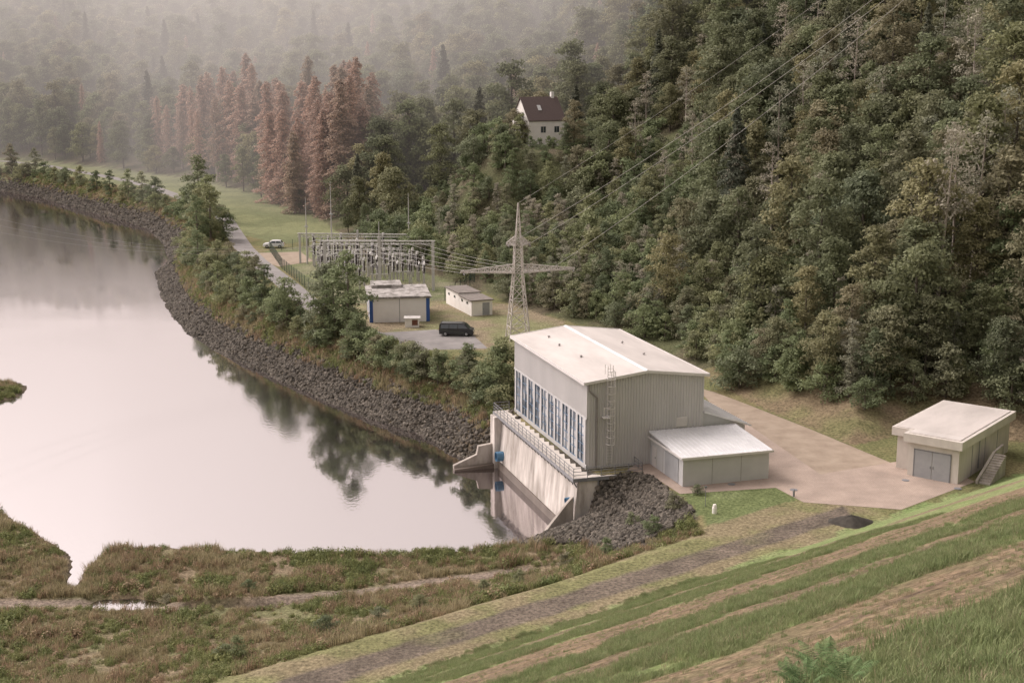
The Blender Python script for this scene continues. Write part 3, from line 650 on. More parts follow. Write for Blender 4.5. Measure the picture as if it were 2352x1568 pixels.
win(hs,0,2.5,6.3,.8,1.1,'w'); win(hs,0,4.7,6.3,.8,1.1,'w')
b=Bd(); sk=he+1.8
b.hexa([(3.2,(sk-he)/k,sk+.18),(4.0,(sk-he)/k,sk+.18),(4.0,(sk+1.1-he)/k,sk+1.28),(3.2,(sk+1.1-he)/k,sk+1.28)],[(3.2,(sk-he)/k-.08,sk+.26),(4.0,(sk-he)/k-.08,sk+.26),(4.0,(sk+1.1-he)/k-.08,sk+1.36),(3.2,(sk+1.1-he)/k-.08,sk+1.36)]); b.obj('skylight','lampw',hroof)
b=Bd().box(-1.5,-.02,4.4,7.8,2.3,2.45); railing(b,[(-1.45,4.45),(-1.45,7.75),(-.05,7.75)],2.4,1.0,.4,.08); b.obj('balcony','wood',hs)
# ------------------------------------------------------------------ switchyard buildings
cb=empty('control_building',(*G(850,741),0),math.radians(8),"grey panelled control building with blue corner strips and mossy flat roof","building")
Bd().box(0,9.4,0,11.5,0,3.8).obj('wall','whitep',cb)
for bx in((-.06,.5,-.06,.5,0,3.8),(8.9,9.46,-.06,.5,0,3.8),(-.06,.45,5.5,6.1,0,3.8),(-.06,.4,11.1,11.56,0,3.8)): Bd().box(*bx).obj('corner_strip','bluec',cb)
Bd().box(4.67,4.73,-.04,0,0,3.8).obj('panel_joint','rail',cb)
b=Bd(); b.box(-.35,9.75,-.35,11.8,3.8,4.1); b.box(.6,5.6,8.4,13.5,4.1,4.6); b.obj('roof','flatroof',cb)
Bd().box(.6,5.4,11.5,13.3,0,4.1).obj('rear_wall','whitep',cb)
wb=empty('white_outbuilding',(*G(1083,726),0),math.radians(2),"long low white outbuilding with two stepped dark flat roofs","outbuilding")
wr=math.atan2(12.2,-4.7)-math.pi/2; wb.rotation_euler=(0,0,wr)
b=Bd().box(0,3.6,0,5.8,0,2.45); b.box(-.02,3.5,5.8,13,0,2.75); b.obj('wall','whitew',wb)
b=Bd().box(-.25,3.8,-.25,5.8,2.45,2.62); b.box(-.25,3.75,5.8,13.2,2.75,2.92); b.obj('roof','flatroof2',wb)
d=Bd().box(1.9,3.1,-.05,0,.05,2.1).obj('door','door',wb); Bd().box(2.0,2.06,-.1,-.05,1.0,1.15).obj('handle','rail',d)
for y in(1.6,4.2,8,11): Bd().box(-.05,0,y,y+.8,1.7,2.1).obj('window','glass',wb)
kb=empty('utility_kiosk',(*G(930,752),0),math.radians(3),"small cream utility kiosk with brown louvred front","kiosk")
Bd().box(0,2.2,0,1.6,0,1.35).obj('wall','whitew',kb); Bd().box(-.15,2.4,-.2,1.8,1.35,1.5).obj('roof','trim',kb); 
b=Bd().box(1.1,2.0,-.04,0,.35,1.2)
for k in range(6): b.box(1.12,1.98,-.07,-.04,.4+k*.13,.45+k*.13)
b.obj('louvre','wood',kb)
# ------------------------------------------------------------------ pylon
def lattice(b,z0,z1,w0,w1,n,wb=.1,cx=0,cy=0):
    zs=[z0+(z1-z0)*i/n for i in range(n+1)]; ws=[w0+(w1-w0)*i/n for i in range(n+1)]
    cs=[(-1,-1),(1,-1),(1,1),(-1,1)]
    for i in range(n):
        a,c=ws[i]/2,ws[i+1]/2
        for k in range(4):
            p,q=cs[k],cs[(k+1)%4]
            b.beam((cx+p[0]*a,cy+p[1]*a,zs[i]),(cx+p[0]*c,cy+p[1]*c,zs[i+1]),wb*2)
            b.beam((cx+p[0]*a,cy+p[1]*a,zs[i]),(cx+q[0]*c,cy+q[1]*c,zs[i+1]),wb)
            b.beam((cx+q[0]*a,cy+q[1]*a,zs[i]),(cx+p[0]*c,cy+p[1]*c,zs[i+1]),wb)
            b.beam((cx+p[0]*c,cy+p[1]*c,zs[i+1]),(cx+q[0]*c,cy+q[1]*c,zs[i+1]),wb)
PX,PY=G(1190,778); py=empty('lattice_pylon',(PX,PY,0),math.radians(12),"steel lattice power pylon with wide cross arm","pylon")
b=Bd(); lattice(b,0,9.8,3.1,1.35,5,.075); lattice(b,9.8,14.6,1.35,1.0,4,.065); lattice(b,14.6,20.2,.8,.1,5,.045); b.obj('tower','pylon',py)
def arm(b,L_,z,zt,w,n):
    for sx in(-1,1):
        pr=[]
        for i in range(n+1):
            t=i/n; x=sx*(w/2*.8+(L_-w/2*.8)*t); hw=w/2*(1-t)+.04; zz=zt+(z+.12-zt)*t
            pr.append(((x,-hw,z+.25*t),(x,hw,z+.25*t),(x,0,zz+.25*t)))
        for i in range(n):
            A,C=pr[i],pr[i+1]
            for k in range(3): b.beam(A[k],C[k],.17)
            b.beam(A[0],C[1],.08); b.beam(A[1],C[0],.08); b.beam(A[0],C[2],.10); b.beam(A[1],C[2],.08); b.beam(A[2],C[0],.08)
            b.beam(C[0],C[2],.08); b.beam(C[1],C[2],.06)
b=Bd(); arm(b,8.6,10.0,11.2,1.5,9); arm(b,1.75,14.0,15.3,1.2,3); b.obj('cross_arm','pylon',py)
for x in(-8.2,-4.6,4.6,8.2,-1.6,1.6):
    z=10.1 if abs(x)>2 else 14.1
    b=Bd(); 
    for k in range(7): b.cyl((x,-.15-k*.16,z-.02*k),(x,-.25-k*.16,z-.02*k),.1,.06,8)
    b.obj('insulator','insul',py)
pr=py.rotation_euler[2]
def pyl(x,y,z): return (PX+x*math.cos(pr)-y*math.sin(pr),PY+x*math.sin(pr)+y*math.cos(pr),z)
def cable(p,q,sag,label,r=.035,name='power_cable'):
    b=Bd(); n=24; pts=[]
    for i in range(n+1):
        t=i/n; pts.append(tuple(p[k]+(q[k]-p[k])*t-(4*sag*t*(1-t) if k==2 else 0) for k in range(3)))
    for a,c in zip(pts,pts[1:]): b.cyl(a,c,r,r,5,False)
    mid=pts[0]; b.v=[(v[0]-mid[0],v[1]-mid[1],v[2]-mid[2]) for v in b.v]
    return tag(b.obj(name,'wire',None,mid),label,"power cable","power cables of the line")
def W3(u,v,y):
    d=rayd(u,v); t=y/d[1]; return (d[0]*t,y,CZ+d[2]*t)
for (x,z,u,v) in [(4.6,10.1,2250,-150),(1.6,14.1,2225,-152),(-1.6,14.1,2205,-155),(0,20.2,2110,-165)]:
    a=pyl(x,0,z); cable(a,W3(u,v,185),1.6 if z<19 else 1.0,"thin overhead cable rising from the pylon over the forest",.031 if z<19 else .018)
# gantries
def gantry(name_lab,loc,rz,posts,h,th):
    g=empty('gantry',loc,rz,name_lab,"gantry")
    for x in posts:
        b=Bd(); b.box(x-th,x+th,-th,th,0,h+(.9 if x not in(posts[0],posts[-1]) else 0)); b.obj('post','steelposts',g,bevel=.02)
    b=Bd(); b.box(posts[0]-.4,posts[-1]+.4,-.2,.2,h,h+.18); b.box(posts[0]-.4,posts[-1]+.4,-.2,.2,h-.55,h-.45)
    n=int((posts[-1]-posts[0])/.9)
    for i in range(n):
        x0=posts[0]+i*.9; b.beam((x0,0,h-.45),(x0+.45,0,h),.09); b.beam((x0+.45,0,h),(x0+.9,0,h-.45),.09)
    b.obj('beam','steelposts',g); return g
g1p=G(748,668); g1=gantry("tall grey portal gantry over the switchyard",(g1p[0],g1p[1],0),math.radians(1),[0,9.8,19.4],8.9,.26)
g2p=G(690,604); g2=gantry("low grey busbar gantry at the rear of the switchyard",(g2p[0],g2p[1],0),math.radians(-4),[0,12,24],6.0,.18)
Bd().cyl((9.8,0,9.8),(9.8,0,12.5),.09,.05,8).obj('tip_rod','steelposts',g1)
for k,x in enumerate((2.5,5,7.5,12,14.5,17)):
    a=(g1p[0]+x,g1p[1],8.7); px_=-7.5+k*3; cable(pyl(max(-8,min(8,px_)),0,10.05),a,.8,"thin cable strung from pylon to switchyard gantry",.022)
for k in range(3):
    cable((g1p[0]+1+2*k,g1p[1]+8,7.5),W3(-60,488+17*k,g1p[1]-25+3*k),3,"thin cable crossing above the water",.014)
# switchgear
def disconnector():
    e=empty('disconnector_switch',(0,0,0),0,"steel framed disconnector switch with three brown insulators","switchgear","disconnector switches in the switchyard")
    b=Bd(); b.box(-1.55,-1.4,-.08,.08,0,2.5); b.box(1.4,1.55,-.08,.08,0,2.5); b.box(-1.9,1.9,-.12,.12,2.5,2.66); b.beam((-1.48,0,1.3),(-.6,0,2.5),.07); b.beam((1.48,0,1.3),(.6,0,2.5),.07); b.obj('frame','steelposts',e)
    b=Bd()
    b.cyl((0,0,0),(0,0,1.6),.07,.06,8)
    for k in range(9): b.cyl((0,0,.1+k*.165),(0,0,.17+k*.165),.22,.12,10)
    im=b.obj('insulator','insul',e,(-1.4,0,2.66))
    for x in(0,1.4):
        n=im.copy(); S.collection.objects.link(n); n.parent=e; n.location=(x,0,2.66); CH[e.name].append(n)
    b=Bd(); 
    for x in(-1.4,0,1.4): b.beam((x-.6,-.1,4.32),(x+.45,.1,4.5),.1); b.cyl((x,0,4.26),(x,0,4.4),.14,.12,8)
    b.obj('contact_arm','busbar',e); return e
def transformer_post():
    e=empty('current_transformer',(0,0,0),0,"slim instrument transformer with dark insulator on concrete stand","switchgear","instrument transformers in the switchyard")
    Bd().box(-.16,.16,-.16,.16,0,2.2).box(-.3,.3,-.3,.3,2.2,2.6).obj('stand','steelposts',e)
    b=Bd(); b.cyl((0,0,2.6),(0,0,4.4),.12,.1,8)
    for k in range(9): b.cyl((0,0,2.7+k*.18),(0,0,2.8+k*.18),.27,.15,10)
    b.obj('insulator','insul',e); Bd().cyl((0,0,4.4),(0,0,4.9),.26,.2,10).obj('head','busbar',e); return e
ds=disconnector(); tp=transformer_post(); first=[True,True]
def put(o,k,x,y,rz):
    n=o if first[k] else dup(o); first[k]=False; n.location=(x,y,0); n.rotation_euler=(0,0,rz)
    s_=random.uniform(.85,1.2); n.scale=(s_,s_,s_)
sx0,sy0=g1p[0],g1p[1]
for row,yy in enumerate((3.5,8.5,14,20,26,31,36,41)):
    for k in range(5):
        x=sx0+1.5+k*4.1-row*1.3; 
        if row>=5 and k==4: continue
        put(ds,0,x+random.uniform(-.4,.4),sy0+yy+random.uniform(-.6,.6),math.radians(random.choice([0,0,90])+2))
for row,yy in enumerate((6,11.5,17,23,29,38)):
    for k in range(7):
        put(tp,1,sx0+.2+k*2.9-row*1.5+random.uniform(-.4,.4),sy0+yy,0)
for yy in(10,24):
    for zz,ln_ in((5.3,18),(6.0,16)):
        b=Bd(); b.cyl((0,0,0),(ln_,.3,0),.06,n=8)
        for x in(1,ln_/2,ln_-1): b.cyl((x,0,-.9),(x,0,0),.09,.07,8); b.cyl((x,0,-zz),(x,0,-.9),.08,.08,8)
        o=b.obj('busbar','busbar',None,(sx0-.5-yy*.2,sy0+yy+(zz-5)*.8,zz)); tag(o,"long aluminium tube busbar on post supports","busbar","tube busbars in the switchyard")
for k in range(16):
    x=sx0+1+k*1.15; y0=sy0+random.choice([.1,.1,14,24]); cable((x,y0,8.6 if y0<sy0+1 else 5.4),(x-random.uniform(-1.5,2.5),y0+random.uniform(3,9),random.uniform(4.2,5.0)),.35,"short sloping conductor above the switchgear",.03,'dropper_cable')
# masts
for (u,v,h) in [(706,606,13.5),(763,590,16),(940,600,14)]:
    x,y=G(u,v); e=empty('lightning_mast',(x,y,0),0,"tall thin lightning mast with floodlight","mast","lightning masts in the switchyard")
    Bd().cyl((0,0,0),(0,0,h*.6),.17,.12,8).cyl((0,0,h*.6),(0,0,h),.10,.05,8).obj('pole','steelposts',e)
    Bd().box(-.35,.35,-.2,.1,h*.56,h*.56+.25).obj('floodlight','lampw',e)
# fence
fpts=[G(620,577),G(648,618),G(700,660),G(765,697),G(1022,690),G(1090,655),G(1000,612),G(800,565),G(620,577)]
for p,q in zip(fpts,fpts[1:]):
    b=Bd(); Ln=math.dist(p,q); n=max(1,int(Ln/2.5))
    for k in range(n+1): b.beam((Ln*k/n,0,0),(Ln*k/n,0,2.3),.08)
    for k in range(8): b.beam((0,0,.15+k*.29),(Ln,0,.15+k*.29),.018)
    for k in range(int(Ln/.35)): b.beam((k*.35,0,.1),(k*.35,0,2.2),.015)
    o=b.obj('wire_fence','fence',None,(p[0],p[1],0),math.atan2(q[1]-p[1],q[0]-p[0])); tag(o,"green wire mesh fence around the switchyard","fence","fence panels around the switchyard")
# ------------------------------------------------------------------ vehicles
def wheel(par,x,y,r,side):
    b=Bd().cyl((0,-.11,0),(0,.11,0),r,r,20); t=empty('wheel',(x,y,r),0,parent=par)
    b.obj('tyre','tyre',t,bevel=.02); Bd().cyl((0,side*.10,0),(0,side*.13,0),r*.62,r*.5,14).obj('rim','rim',t)
def vehicle(name,label,cat,loc,rz,prof,W_,belt,cab,paint,wx,wr,winx,lights):
    e=empty(name,loc,rz,label,cat)
    b=Bd(); n=len(prof); vs=[]
    hw=lambda z: W_/2 if z<belt else W_/2-(z-belt)*.22
    for s in(-1,1):
        for x,z in prof: vs.append((x,s*hw(z),z))
    fs=[tuple(range(n)),tuple(range(n,2*n))[::-1]]+[((i+1)%n,i,n+i,n+(i+1)%n) for i in range(n)]
    b.add(vs,fs); b.obj('body',paint,e,bevel=.06)
    for s in(-1,1):
        for q in winx:
            vs=[(x,s*(hw(z)+.006),z) for x,z in q]+[(x,s*(hw(z)-.02),z) for x,z in q]; m=len(q)
            Bd().add(vs,[tuple(range(m)),tuple(range(m,2*m))[::-1]]+[((i+1)%m,i,m+i,m+(i+1)%m) for i in range(m)]).obj('side_window','glass',e)
    for (x0,z0,x1,z1) in cab:
        y0=hw(z0)-.12;y1=hw(z1)-.12; dx=.012*(1 if x0>0 else -1)
        Bd().hexa([(x0+dx,-y0,z0),(x0+dx,y0,z0),(x1+dx,y1,z1),(x1+dx,-y1,z1)],[(x0+2*dx,-y0,z0+.015),(x0+2*dx,y0,z0+.015),(x1+2*dx,y1,z1+.015),(x1+2*dx,-y1,z1+.015)]).obj('windscreen','glass',e)
    for x in wx:
        for s in(-1,1): wheel(e,x,s*(W_/2-.09),wr,s)
    for (x,z,mt_,nm) in lights:
        for s in(-1,1): Bd().box(x-.05,x+.05,s*(W_/2-.3)-.16,s*(W_/2-.3)+.16,z-.08,z+.08).obj(nm,mt_,e)
    return e
x,y=G(629,569)
vehicle('parked_car',"white sport utility car parked on the gravel by the road","car",(x,y,.02),math.radians(183),
 [(-2.3,.35),(-2.32,.75),(-2.2,1.05),(-1.95,1.15),(-1.6,1.62),(-.9,1.70),(.3,1.68),(.75,1.45),(1.15,1.12),(2.0,1.0),(2.28,.78),(2.3,.35)],1.86,1.08,
 [(1.12,1.14,.42,1.60),(-2.0,1.15,-1.66,1.58)],'carw',(-1.4,1.4),.36,[[(-1.7,1.12),(-1.5,1.5),(-.6,1.56),(-.6,1.12)],[(-.5,1.12),(-.5,1.56),(.25,1.55),(.85,1.14)]],[(2.24,.82,'lampw','headlight'),(-2.27,.95,'lampred','tail_light')])
x,y=G(1049,770)
vehicle('black_van',"black passenger van parked on the asphalt forecourt","van",(x,y,.03),math.radians(-4),
 [(-2.55,.3),(-2.6,.8),(-2.55,1.2),(-2.45,1.9),(-2.2,1.98),(.9,1.98),(1.3,1.85),(1.95,1.2),(2.5,1.02),(2.62,.75),(2.6,.3)],1.92,1.15,
 [(1.98,1.2,1.4,1.8),(-2.57,1.25,-2.48,1.8)],'carb',(-1.6,1.55),.35,[[(-2.3,1.2),(-2.25,1.75),(-1.1,1.78),(-1.1,1.2)],[(-1.0,1.2),(-1.0,1.78),(.2,1.78),(.2,1.2)],[(.3,1.2),(.3,1.78),(1.15,1.75),(1.7,1.2)]],[(2.56,.85,'lampw','headlight'),(-2.58,1.0,'lampred','tail_light')])
# ------------------------------------------------------------------ small yard things
x,y=G(1641,1178)
e=empty('ventilation_cap',(x,y,0),0,"small white ventilation cap on the lawn","vent"); Bd().cyl((0,0,0),(0,0,.55),.22,.22,14).obj('pipe','whitew',e); Bd().cyl((0,0,.5),(0,0,.85),.12,.12,12).cyl((0,0,.62),(0,0,.8),.2,.16,12).obj('cap','whitew',e)
x,y=G(1620,1162)
e=empty('thin_post',(x,y,0),0,"thin steel post on the lawn","post"); Bd().cyl((0,0,0),(0,0,1.9),.03,.03,8).obj('pole','rail',e); Bd().box(-.12,.12,-.04,.04,1.75,1.95).obj('plate','rail',e)
for u,v in((1823,1140),):
    x,y=G(u,v); e=empty('hydrant_marker',(x,y,0.02),0,"small dark hydrant post at the paving edge","hydrant"); Bd().cyl((0,0,0),(0,0,.55),.1,.1,12).obj('body','rail',e); Bd().cyl((0,0,.55),(0,0,.68),.16,.08,12).obj('cap','rail',e)
for u,v in((2080,1103),(1823,1125),(2200,1122),(1680,1112)):
    x,y=G(u,v); o=Bd().cyl((0,0,0),(0,0,.02),.38,.38,24).cyl((0,0,.02),(0,0,.028),.3,.3,24).obj('manhole_cover','rail',None,(x,y,.024)); tag(o,"round dark manhole cover set in the ground","manhole cover","manhole covers of the yard")
# gravel heap
x,y=G(1955,1200); b=Bd(); n=28; rings=5; vs=[]
for k in range(rings+1):
    t=k/rings
    for i in range(n):
        a=2*math.pi*i/n; rr=(1.75 if k<rings else .1)*(1-t*.95)*(1+.12*math.sin(3*a)+.1*random.random()); vs.append((math.cos(a)*rr*1.1,math.sin(a)*rr*.8,.75*(t**.9)+random.uniform(-.05,.05)*(k>0)-.03))
b.add(vs,[(k*n+i,k*n+(i+1)%n,(k+1)*n+(i+1)%n,(k+1)*n+i) for k in range(rings) for i in range(n)]+[tuple(range(rings*n,(rings+1)*n))])
o=b.obj('gravel_heap','rock',None,(x,y,0),smooth=True); tag(o,"small heap of dark gravel at the dam toe","gravel heap")
# ------------------------------------------------------------------ rocks
import bmesh
rocks=[]
for k in range(5):
    bm=bmesh.new(); bmesh.ops.create_icosphere(bm,subdivisions=2,radius=.5)
    g=np.random.default_rng(100+k); pl=[(Vector(g.normal(size=3)).normalized(),g.uniform(.28,.42)) for _ in range(9)]
    for v in bm.verts:
        for nrm,dd in pl:
            e_=v.co.dot(nrm)-dd
            if e_>0: v.co-=nrm*e_
        v.co.z*=.75; v.co+=Vector(g.normal(size=3))*.012
    me=bpy.data.meshes.new('rock'); bm.to_mesh(me); bm.free(); me.materials.append(M['rock']); rocks.append(me)
def bank_points(n,lo,hi,seg,jit=8):
    g=rng; P=np.array(seg); d=np.linalg.norm(np.diff(P,axis=0),axis=1); mid=(P[:-1]+P[1:])/2
    w=d*np.where(mid[:,1]>300,.35,1)*(mid[:,1]<560); i=g.choice(len(d),n,p=w/w.sum()); t=g.random(n)[:,None]
    p=P[i]*(1-t)+P[i+1]*t+g.uniform(-jit,jit,(n,2)); f=fields(p[:,0],p[:,1]); k=(f[0]>lo)&(f[0]<hi)&(p[:,1]>146)
    p=p[k]; f=tuple(q[k] for q in f); return p,height(p[:,0],p[:,1],f),f[0]
p,z,dw=bank_points(80000,-.5,5.6,bank_shore)
keep=rng.random(len(p))<np.clip(1.5-dw/4.5,.1,1); p=p[keep];z=z[keep]
n=60000; q=np.stack([rng.uniform(-4,22,n),rng.uniform(108,132,n)],1); f=fields(q[:,0],q[:,1]); k=(f[2]<9)&(f[2]>0)&(f[1]>82.5)&(f[0]>-.5)&((q[:,0]>3)|(f[0]>-.2))
lx=(q[:,0]-C0[0])*BX[0]+(q[:,1]-C0[1])*BX[1]; ly=(q[:,0]-C0[0])*AY[0]+(q[:,1]-C0[1])*AY[1]; k&=(ly<-2.3)
q=q[k]; zq=height(q[:,0],q[:,1]); 
sel=rng.permutation(len(q))[:7000]; q=q[sel];zq=zq[sel]
pp=np.concatenate([p,q]); zz=np.concatenate([z,zq]); ys_=pp[:,1]
scl=rng.uniform(.25,.75,len(pp))*np.where(ys_>300,1.5,1); 
scatter('riprap_rocks',np.column_stack([pp,zz+.05]),rocks,scl,rot=rng.uniform(0,6.28,(len(pp),3)),label="dark basalt riprap stones on the bank",cat="rocks")
# ------------------------------------------------------------------ tufts
def tuft(seed,nb,h,w,spread,mat,bend=.4):
    g=np.random.default_rng(seed); V=[];Q=[]
    for i in range(nb):
        a=g.random()*6.28; r0=g.random()**.5*spread; x,y=math.cos(a)*r0,math.sin(a)*r0; a2=g.random()*6.28; dx,dy=math.cos(a2),math.sin(a2); hh=h*g.uniform(.5,1.1); bd=bend*hh*g.uniform(.2,1)
        px,py_=-dy*w/2,dx*w/2; k=len(V)
        V+=[(x-px,y-py_,-.05),(x+px,y+py_,-.05),(x+dx*bd*.35+px*.8,y+dy*bd*.35+py_*.8,hh*.6),(x+dx*bd*.35-px*.8,y+dy*bd*.35-py_*.8,hh*.6),(x+dx*bd+px*.12,y+dy*bd+py_*.12,hh),(x+dx*bd-px*.12,y+dy*bd-py_*.12,hh)]
        Q+=[(k,k+1,k+2,k+3),(k+3,k+2,k+4,k+5)]
    return quadmesh('tuft',V,Q,[mat],tint=np.repeat(g.random(nb),2))
gG=[tuft(200+i,60,.17,.012,.22,'grassG',1.0) for i in range(3)]; gT=[tuft(210+i,45,.10,.010,.22,'grassT',1.2) for i in range(2)]
n=280000
a_=rng.uniform(-10,75,n); dd=7+ (rng.random(n)**1.6)*64
x=NX*dd+.788*a_; y=NY*dd+.616*a_
ok=(y>8)&(np.abs(x)<.40*y+3)&(((x/np.maximum(y,1))>-.15))
x,y,dd=x[ok],y[ok],dd[ok]
dn=dd+fbm(x,y,1.6,16,3)*.04*dd
gb=((dn<13.2))|((dn>21)&(dn<27.6))|((dn>31.5)&(dn<37))|((dn>49)&(dn<57.5))|(dn>62)
cl=fbm(x,y,1.6,91,3)
pr_=np.where(gb,.65,.16)*np.clip(1+cl*1.8,.1,1.6); ok=rng.random(len(x))<pr_; x,y,dd,gb,cl=x[ok],y[ok],dd[ok],gb[ok],cl[ok]
mix=rng.random(len(x)); isg=np.where(gb,mix<.8,mix<.3)
idx=np.where(isg,rng.integers(0,3,len(x)),3+rng.integers(0,2,len(x)))
s=rng.uniform(.45,1.25,len(x))*np.where(gb,np.where(dd<14,1.2,1.05),.45)*(1-.2*np.clip((dd-15)/30,0,1))*(1+.6*cl)
scatter('dam_grass',np.column_stack([x,y,height(x,y)]),gG+gT,s,idx,label="green and dry grass on the dam slope",cat="grass")
def bushlet(seed,mat,n=90,rr=.4,h=.5):
    g=np.random.default_rng(seed); d=g.normal(size=(n,3)); d/=np.linalg.norm(d,axis=1,keepdims=True); d[:,2]=abs(d[:,2]); c=d*[rr,rr,h]*g.uniform(.4,1.05,(n,1)); V,Q=diamonds(c,d+g.normal(size=(n,3))*.5,g.uniform(.04,.09,n),.5,g)
    return quadmesh('bushlet',V,Q,[mat],tint=g.random(n))
rd=[tuft(220,40,.6,.03,.35,'reedA',.6),tuft(221,40,.5,.03,.35,'reedA',.9),bushlet(1,'reedA'),tuft(222,45,.45,.03,.35,'reedB',.8),bushlet(2,'reedB'),bushlet(3,'reedB'),tuft(223,45,.55,.025,.35,'reedC',.7),tuft(224,40,.42,.025,.3,'reedC',1.1)]
def pick(x,y,n):
    a1=fbm(x,y,3.2,301,3)*1.5+rng.normal(size=n)*.3; out=np.where(a1>.05,rng.integers(3,6,n),np.where(a1<-.2,rng.integers(6,8,n),rng.integers(0,3,n))); return out
n=80000; x=rng.uniform(-88,20,n); y=rng.uniform(84,208,n); f=fields(x,y); zt=height(x,y,f)
isl=(zt>WZ+.10)
tr_=segdist(x,y,mt,False)
cl=fbm(x,y,3.0,77,3)
ok=isl&(zt<-.35)&(np.abs(x)<.40*y+2)&(tr_>1.3)&(cl>-.42)&~((f[2]<9)&(f[1]>82)&(x>1))&(f[1]>78.5)&((y<148)|(x<-50))
x,y,zt,cl=x[ok],y[ok],zt[ok],cl[ok]; print('reeds',len(x))
scatter('marsh_plants',np.column_stack([x,y,zt]),rd,rng.uniform(.45,1.45,len(x))*(1+cl*.9),pick(x,y,len(x)),label="brown and green marsh plants on the mud flats",cat="marsh plants")
p,z,dw=bank_points(38000,3.6,12,bank_shore,13)
keep=(dw>4.6)|(rng.random(len(p))<.35); p,z=p[keep],z[keep]
scatter('bank_undergrowth',np.column_stack([p,z]),rd,rng.uniform(.7,2.0,len(p)),pick(p[:,0],p[:,1],len(p)),label="brown and olive weeds on the upper bank",cat="undergrowth")
# ------------------------------------------------------------------ fern
def on_dam(u,v):
    d=rayd(u,v); nd_=NX*d[0]+NY*d[1]; t=3.0/(-d[2]-.527*nd_); return d[0]*t,d[1]*t
def fern(x,y,sc,label):
    g=np.random.default_rng(int(abs(x*100))); V=[];Q=[]
    for i in range(15):
        a=i*6.28/15+g.normal()*.15; L0=.75*g.uniform(.75,1.1)*sc; n=22; dx,dy=math.cos(a),math.sin(a); up=g.uniform(.8,1.3)
        for k in range(n):
            t=(k+1)/n; px=dx*L0*t*.7; py_=dy*L0*t*.7; pz=L0*up*(t*1.05-.5*t*t); ll=.12*sc*math.sin(math.pi*min(1,t*.85+.12))+.01
            for s_ in(-1,1):
                ex,ey=-dy*s_*ll+dx*ll*.35,dx*s_*ll+dy*ll*.35; w=.010*sc; kk=len(V)
                V+=[(px-dx*w,py_-dy*w,pz),(px+dx*w,py_+dy*w,pz+.004),(px+ex+dx*w*.3,py_+ey+dy*w*.3,pz-.02),(px+ex-dx*w*.3,py_+ey-dy*w*.3,pz-.024)]; Q.append((kk,kk+1,kk+2,kk+3))
    me=quadmesh('fern',V,Q,['fern'],tint=g.random(len(Q))); o=bpy.data.objects.new('fern',me); o.location=(x,y,hz1(x,y)); link(o); tag(o,label,"fern","ferns on the dam slope")
for u,v,s_ in((1890,1560,1.15),(1850,1590,.9),(1945,1575,.85),(1825,1580,.7)): fern(*on_dam(u,v),s_,"bright green fern growing in the dam grass")
# ------------------------------------------------------------------ named trees
def T(kind,u,v,s,z=-1.,wd=1.1,pu=False,**k): 
    x,y=G(u,v,z)
    if pu: 
        rad=(3.3 if kind=='young_tree' else 2.8)*s*wd; x,y=push(x,y,min(8.8,4.4+rad))
    return place_tree(kind,x,y,s*wd,sz=s,**k)
for u,v,h in [(392,520,17),(372,505,13),(425,545,14),(455,570,11),(485,565,13),(515,560,9),(468,520,11),(408,560,12),(260,455,9),(300,470,9),(245,445,8),(320,460,9),(82,402,9),(12,400,11),(30,398,9),(530,625,6),(570,660,7),(500,640,7),(455,615,8),(430,600,8),(350,505,9),
  (640,785,12),(665,805,13),(705,790,11),(610,720,8),(700,825,7),(590,690,7),(545,650,6),(630,750,9),(925,905,6.8),(975,900,6),(1015,900,5.2),(1040,910,5.2),(1075,905,5.2),(1128,920,8),(1105,930,6.5),(1155,915,9),(890,895,5.2),(830,875,4.6)]:
    T('young_tree',u,v,h/12,var=random.choice([0,1,2,2]),pu=True,wd=1.15,label="bushy green tree on the top of the stone bank")
for u,v,h in [(540,640,4),(575,690,4.5),(620,740,4.5),(745,820,4),(785,845,3.8),(805,875,3.8),(840,860,3.8),(870,880,3.8),(770,850,3.8),(850,905,3.8),(760,815,3.5),(800,835,3.5),(900,870,3.6),(1060,925,4),(1000,920,3.6),(950,920,3.6),(910,920,3.6),(1090,945,4),(420,640,4.5),(450,665,4.5),(490,690,4.5),(520,710,4.5),(550,725,4.5),(345,500,4),(50,405,5),(590,745,4.5),(655,790,4.5),(725,835,4.2),(400,610,4.5),(380,580,4)]:
    T('shrub',u,v,h/4.6,pu=True,label="rounded green shrub on the stone bank")
p,z,dw=bank_points(2500,5.6,9.5,bank_shore,12)
used=[]
for q in p:
    if len(used)>=110: break
    if q[1]<168 or any((q[0]-w_[0])**2+(q[1]-w_[1])**2<(7 if q[1]<300 else 13) for w_ in used): continue
    d_=q[0]/q[1]
    if abs(d_)>.41: continue
    used.append(q); place_tree('shrub',q[0],q[1],random.uniform(.35,.75)*(1.6 if q[1]>300 else 1),label="rounded green shrub on the stone bank")
for u,v,h in [(1390,1300,1.4),(1500,1275,1.6),(1195,1345,1.3),(1545,1240,1.6),(1110,1380,1.2),(750,1480,1.5),(545,1545,1.6),(965,1410,1.3),(870,1430,1.1),(1450,1240,1.2),(1300,1275,1.3),(1600,1215,1.),(380,1320,1.2),(570,1300,1.0),(520,1540,1.3)]:
    T('shrub',u,v,h/4.6,-3.5,label="small green bush among the marsh plants")
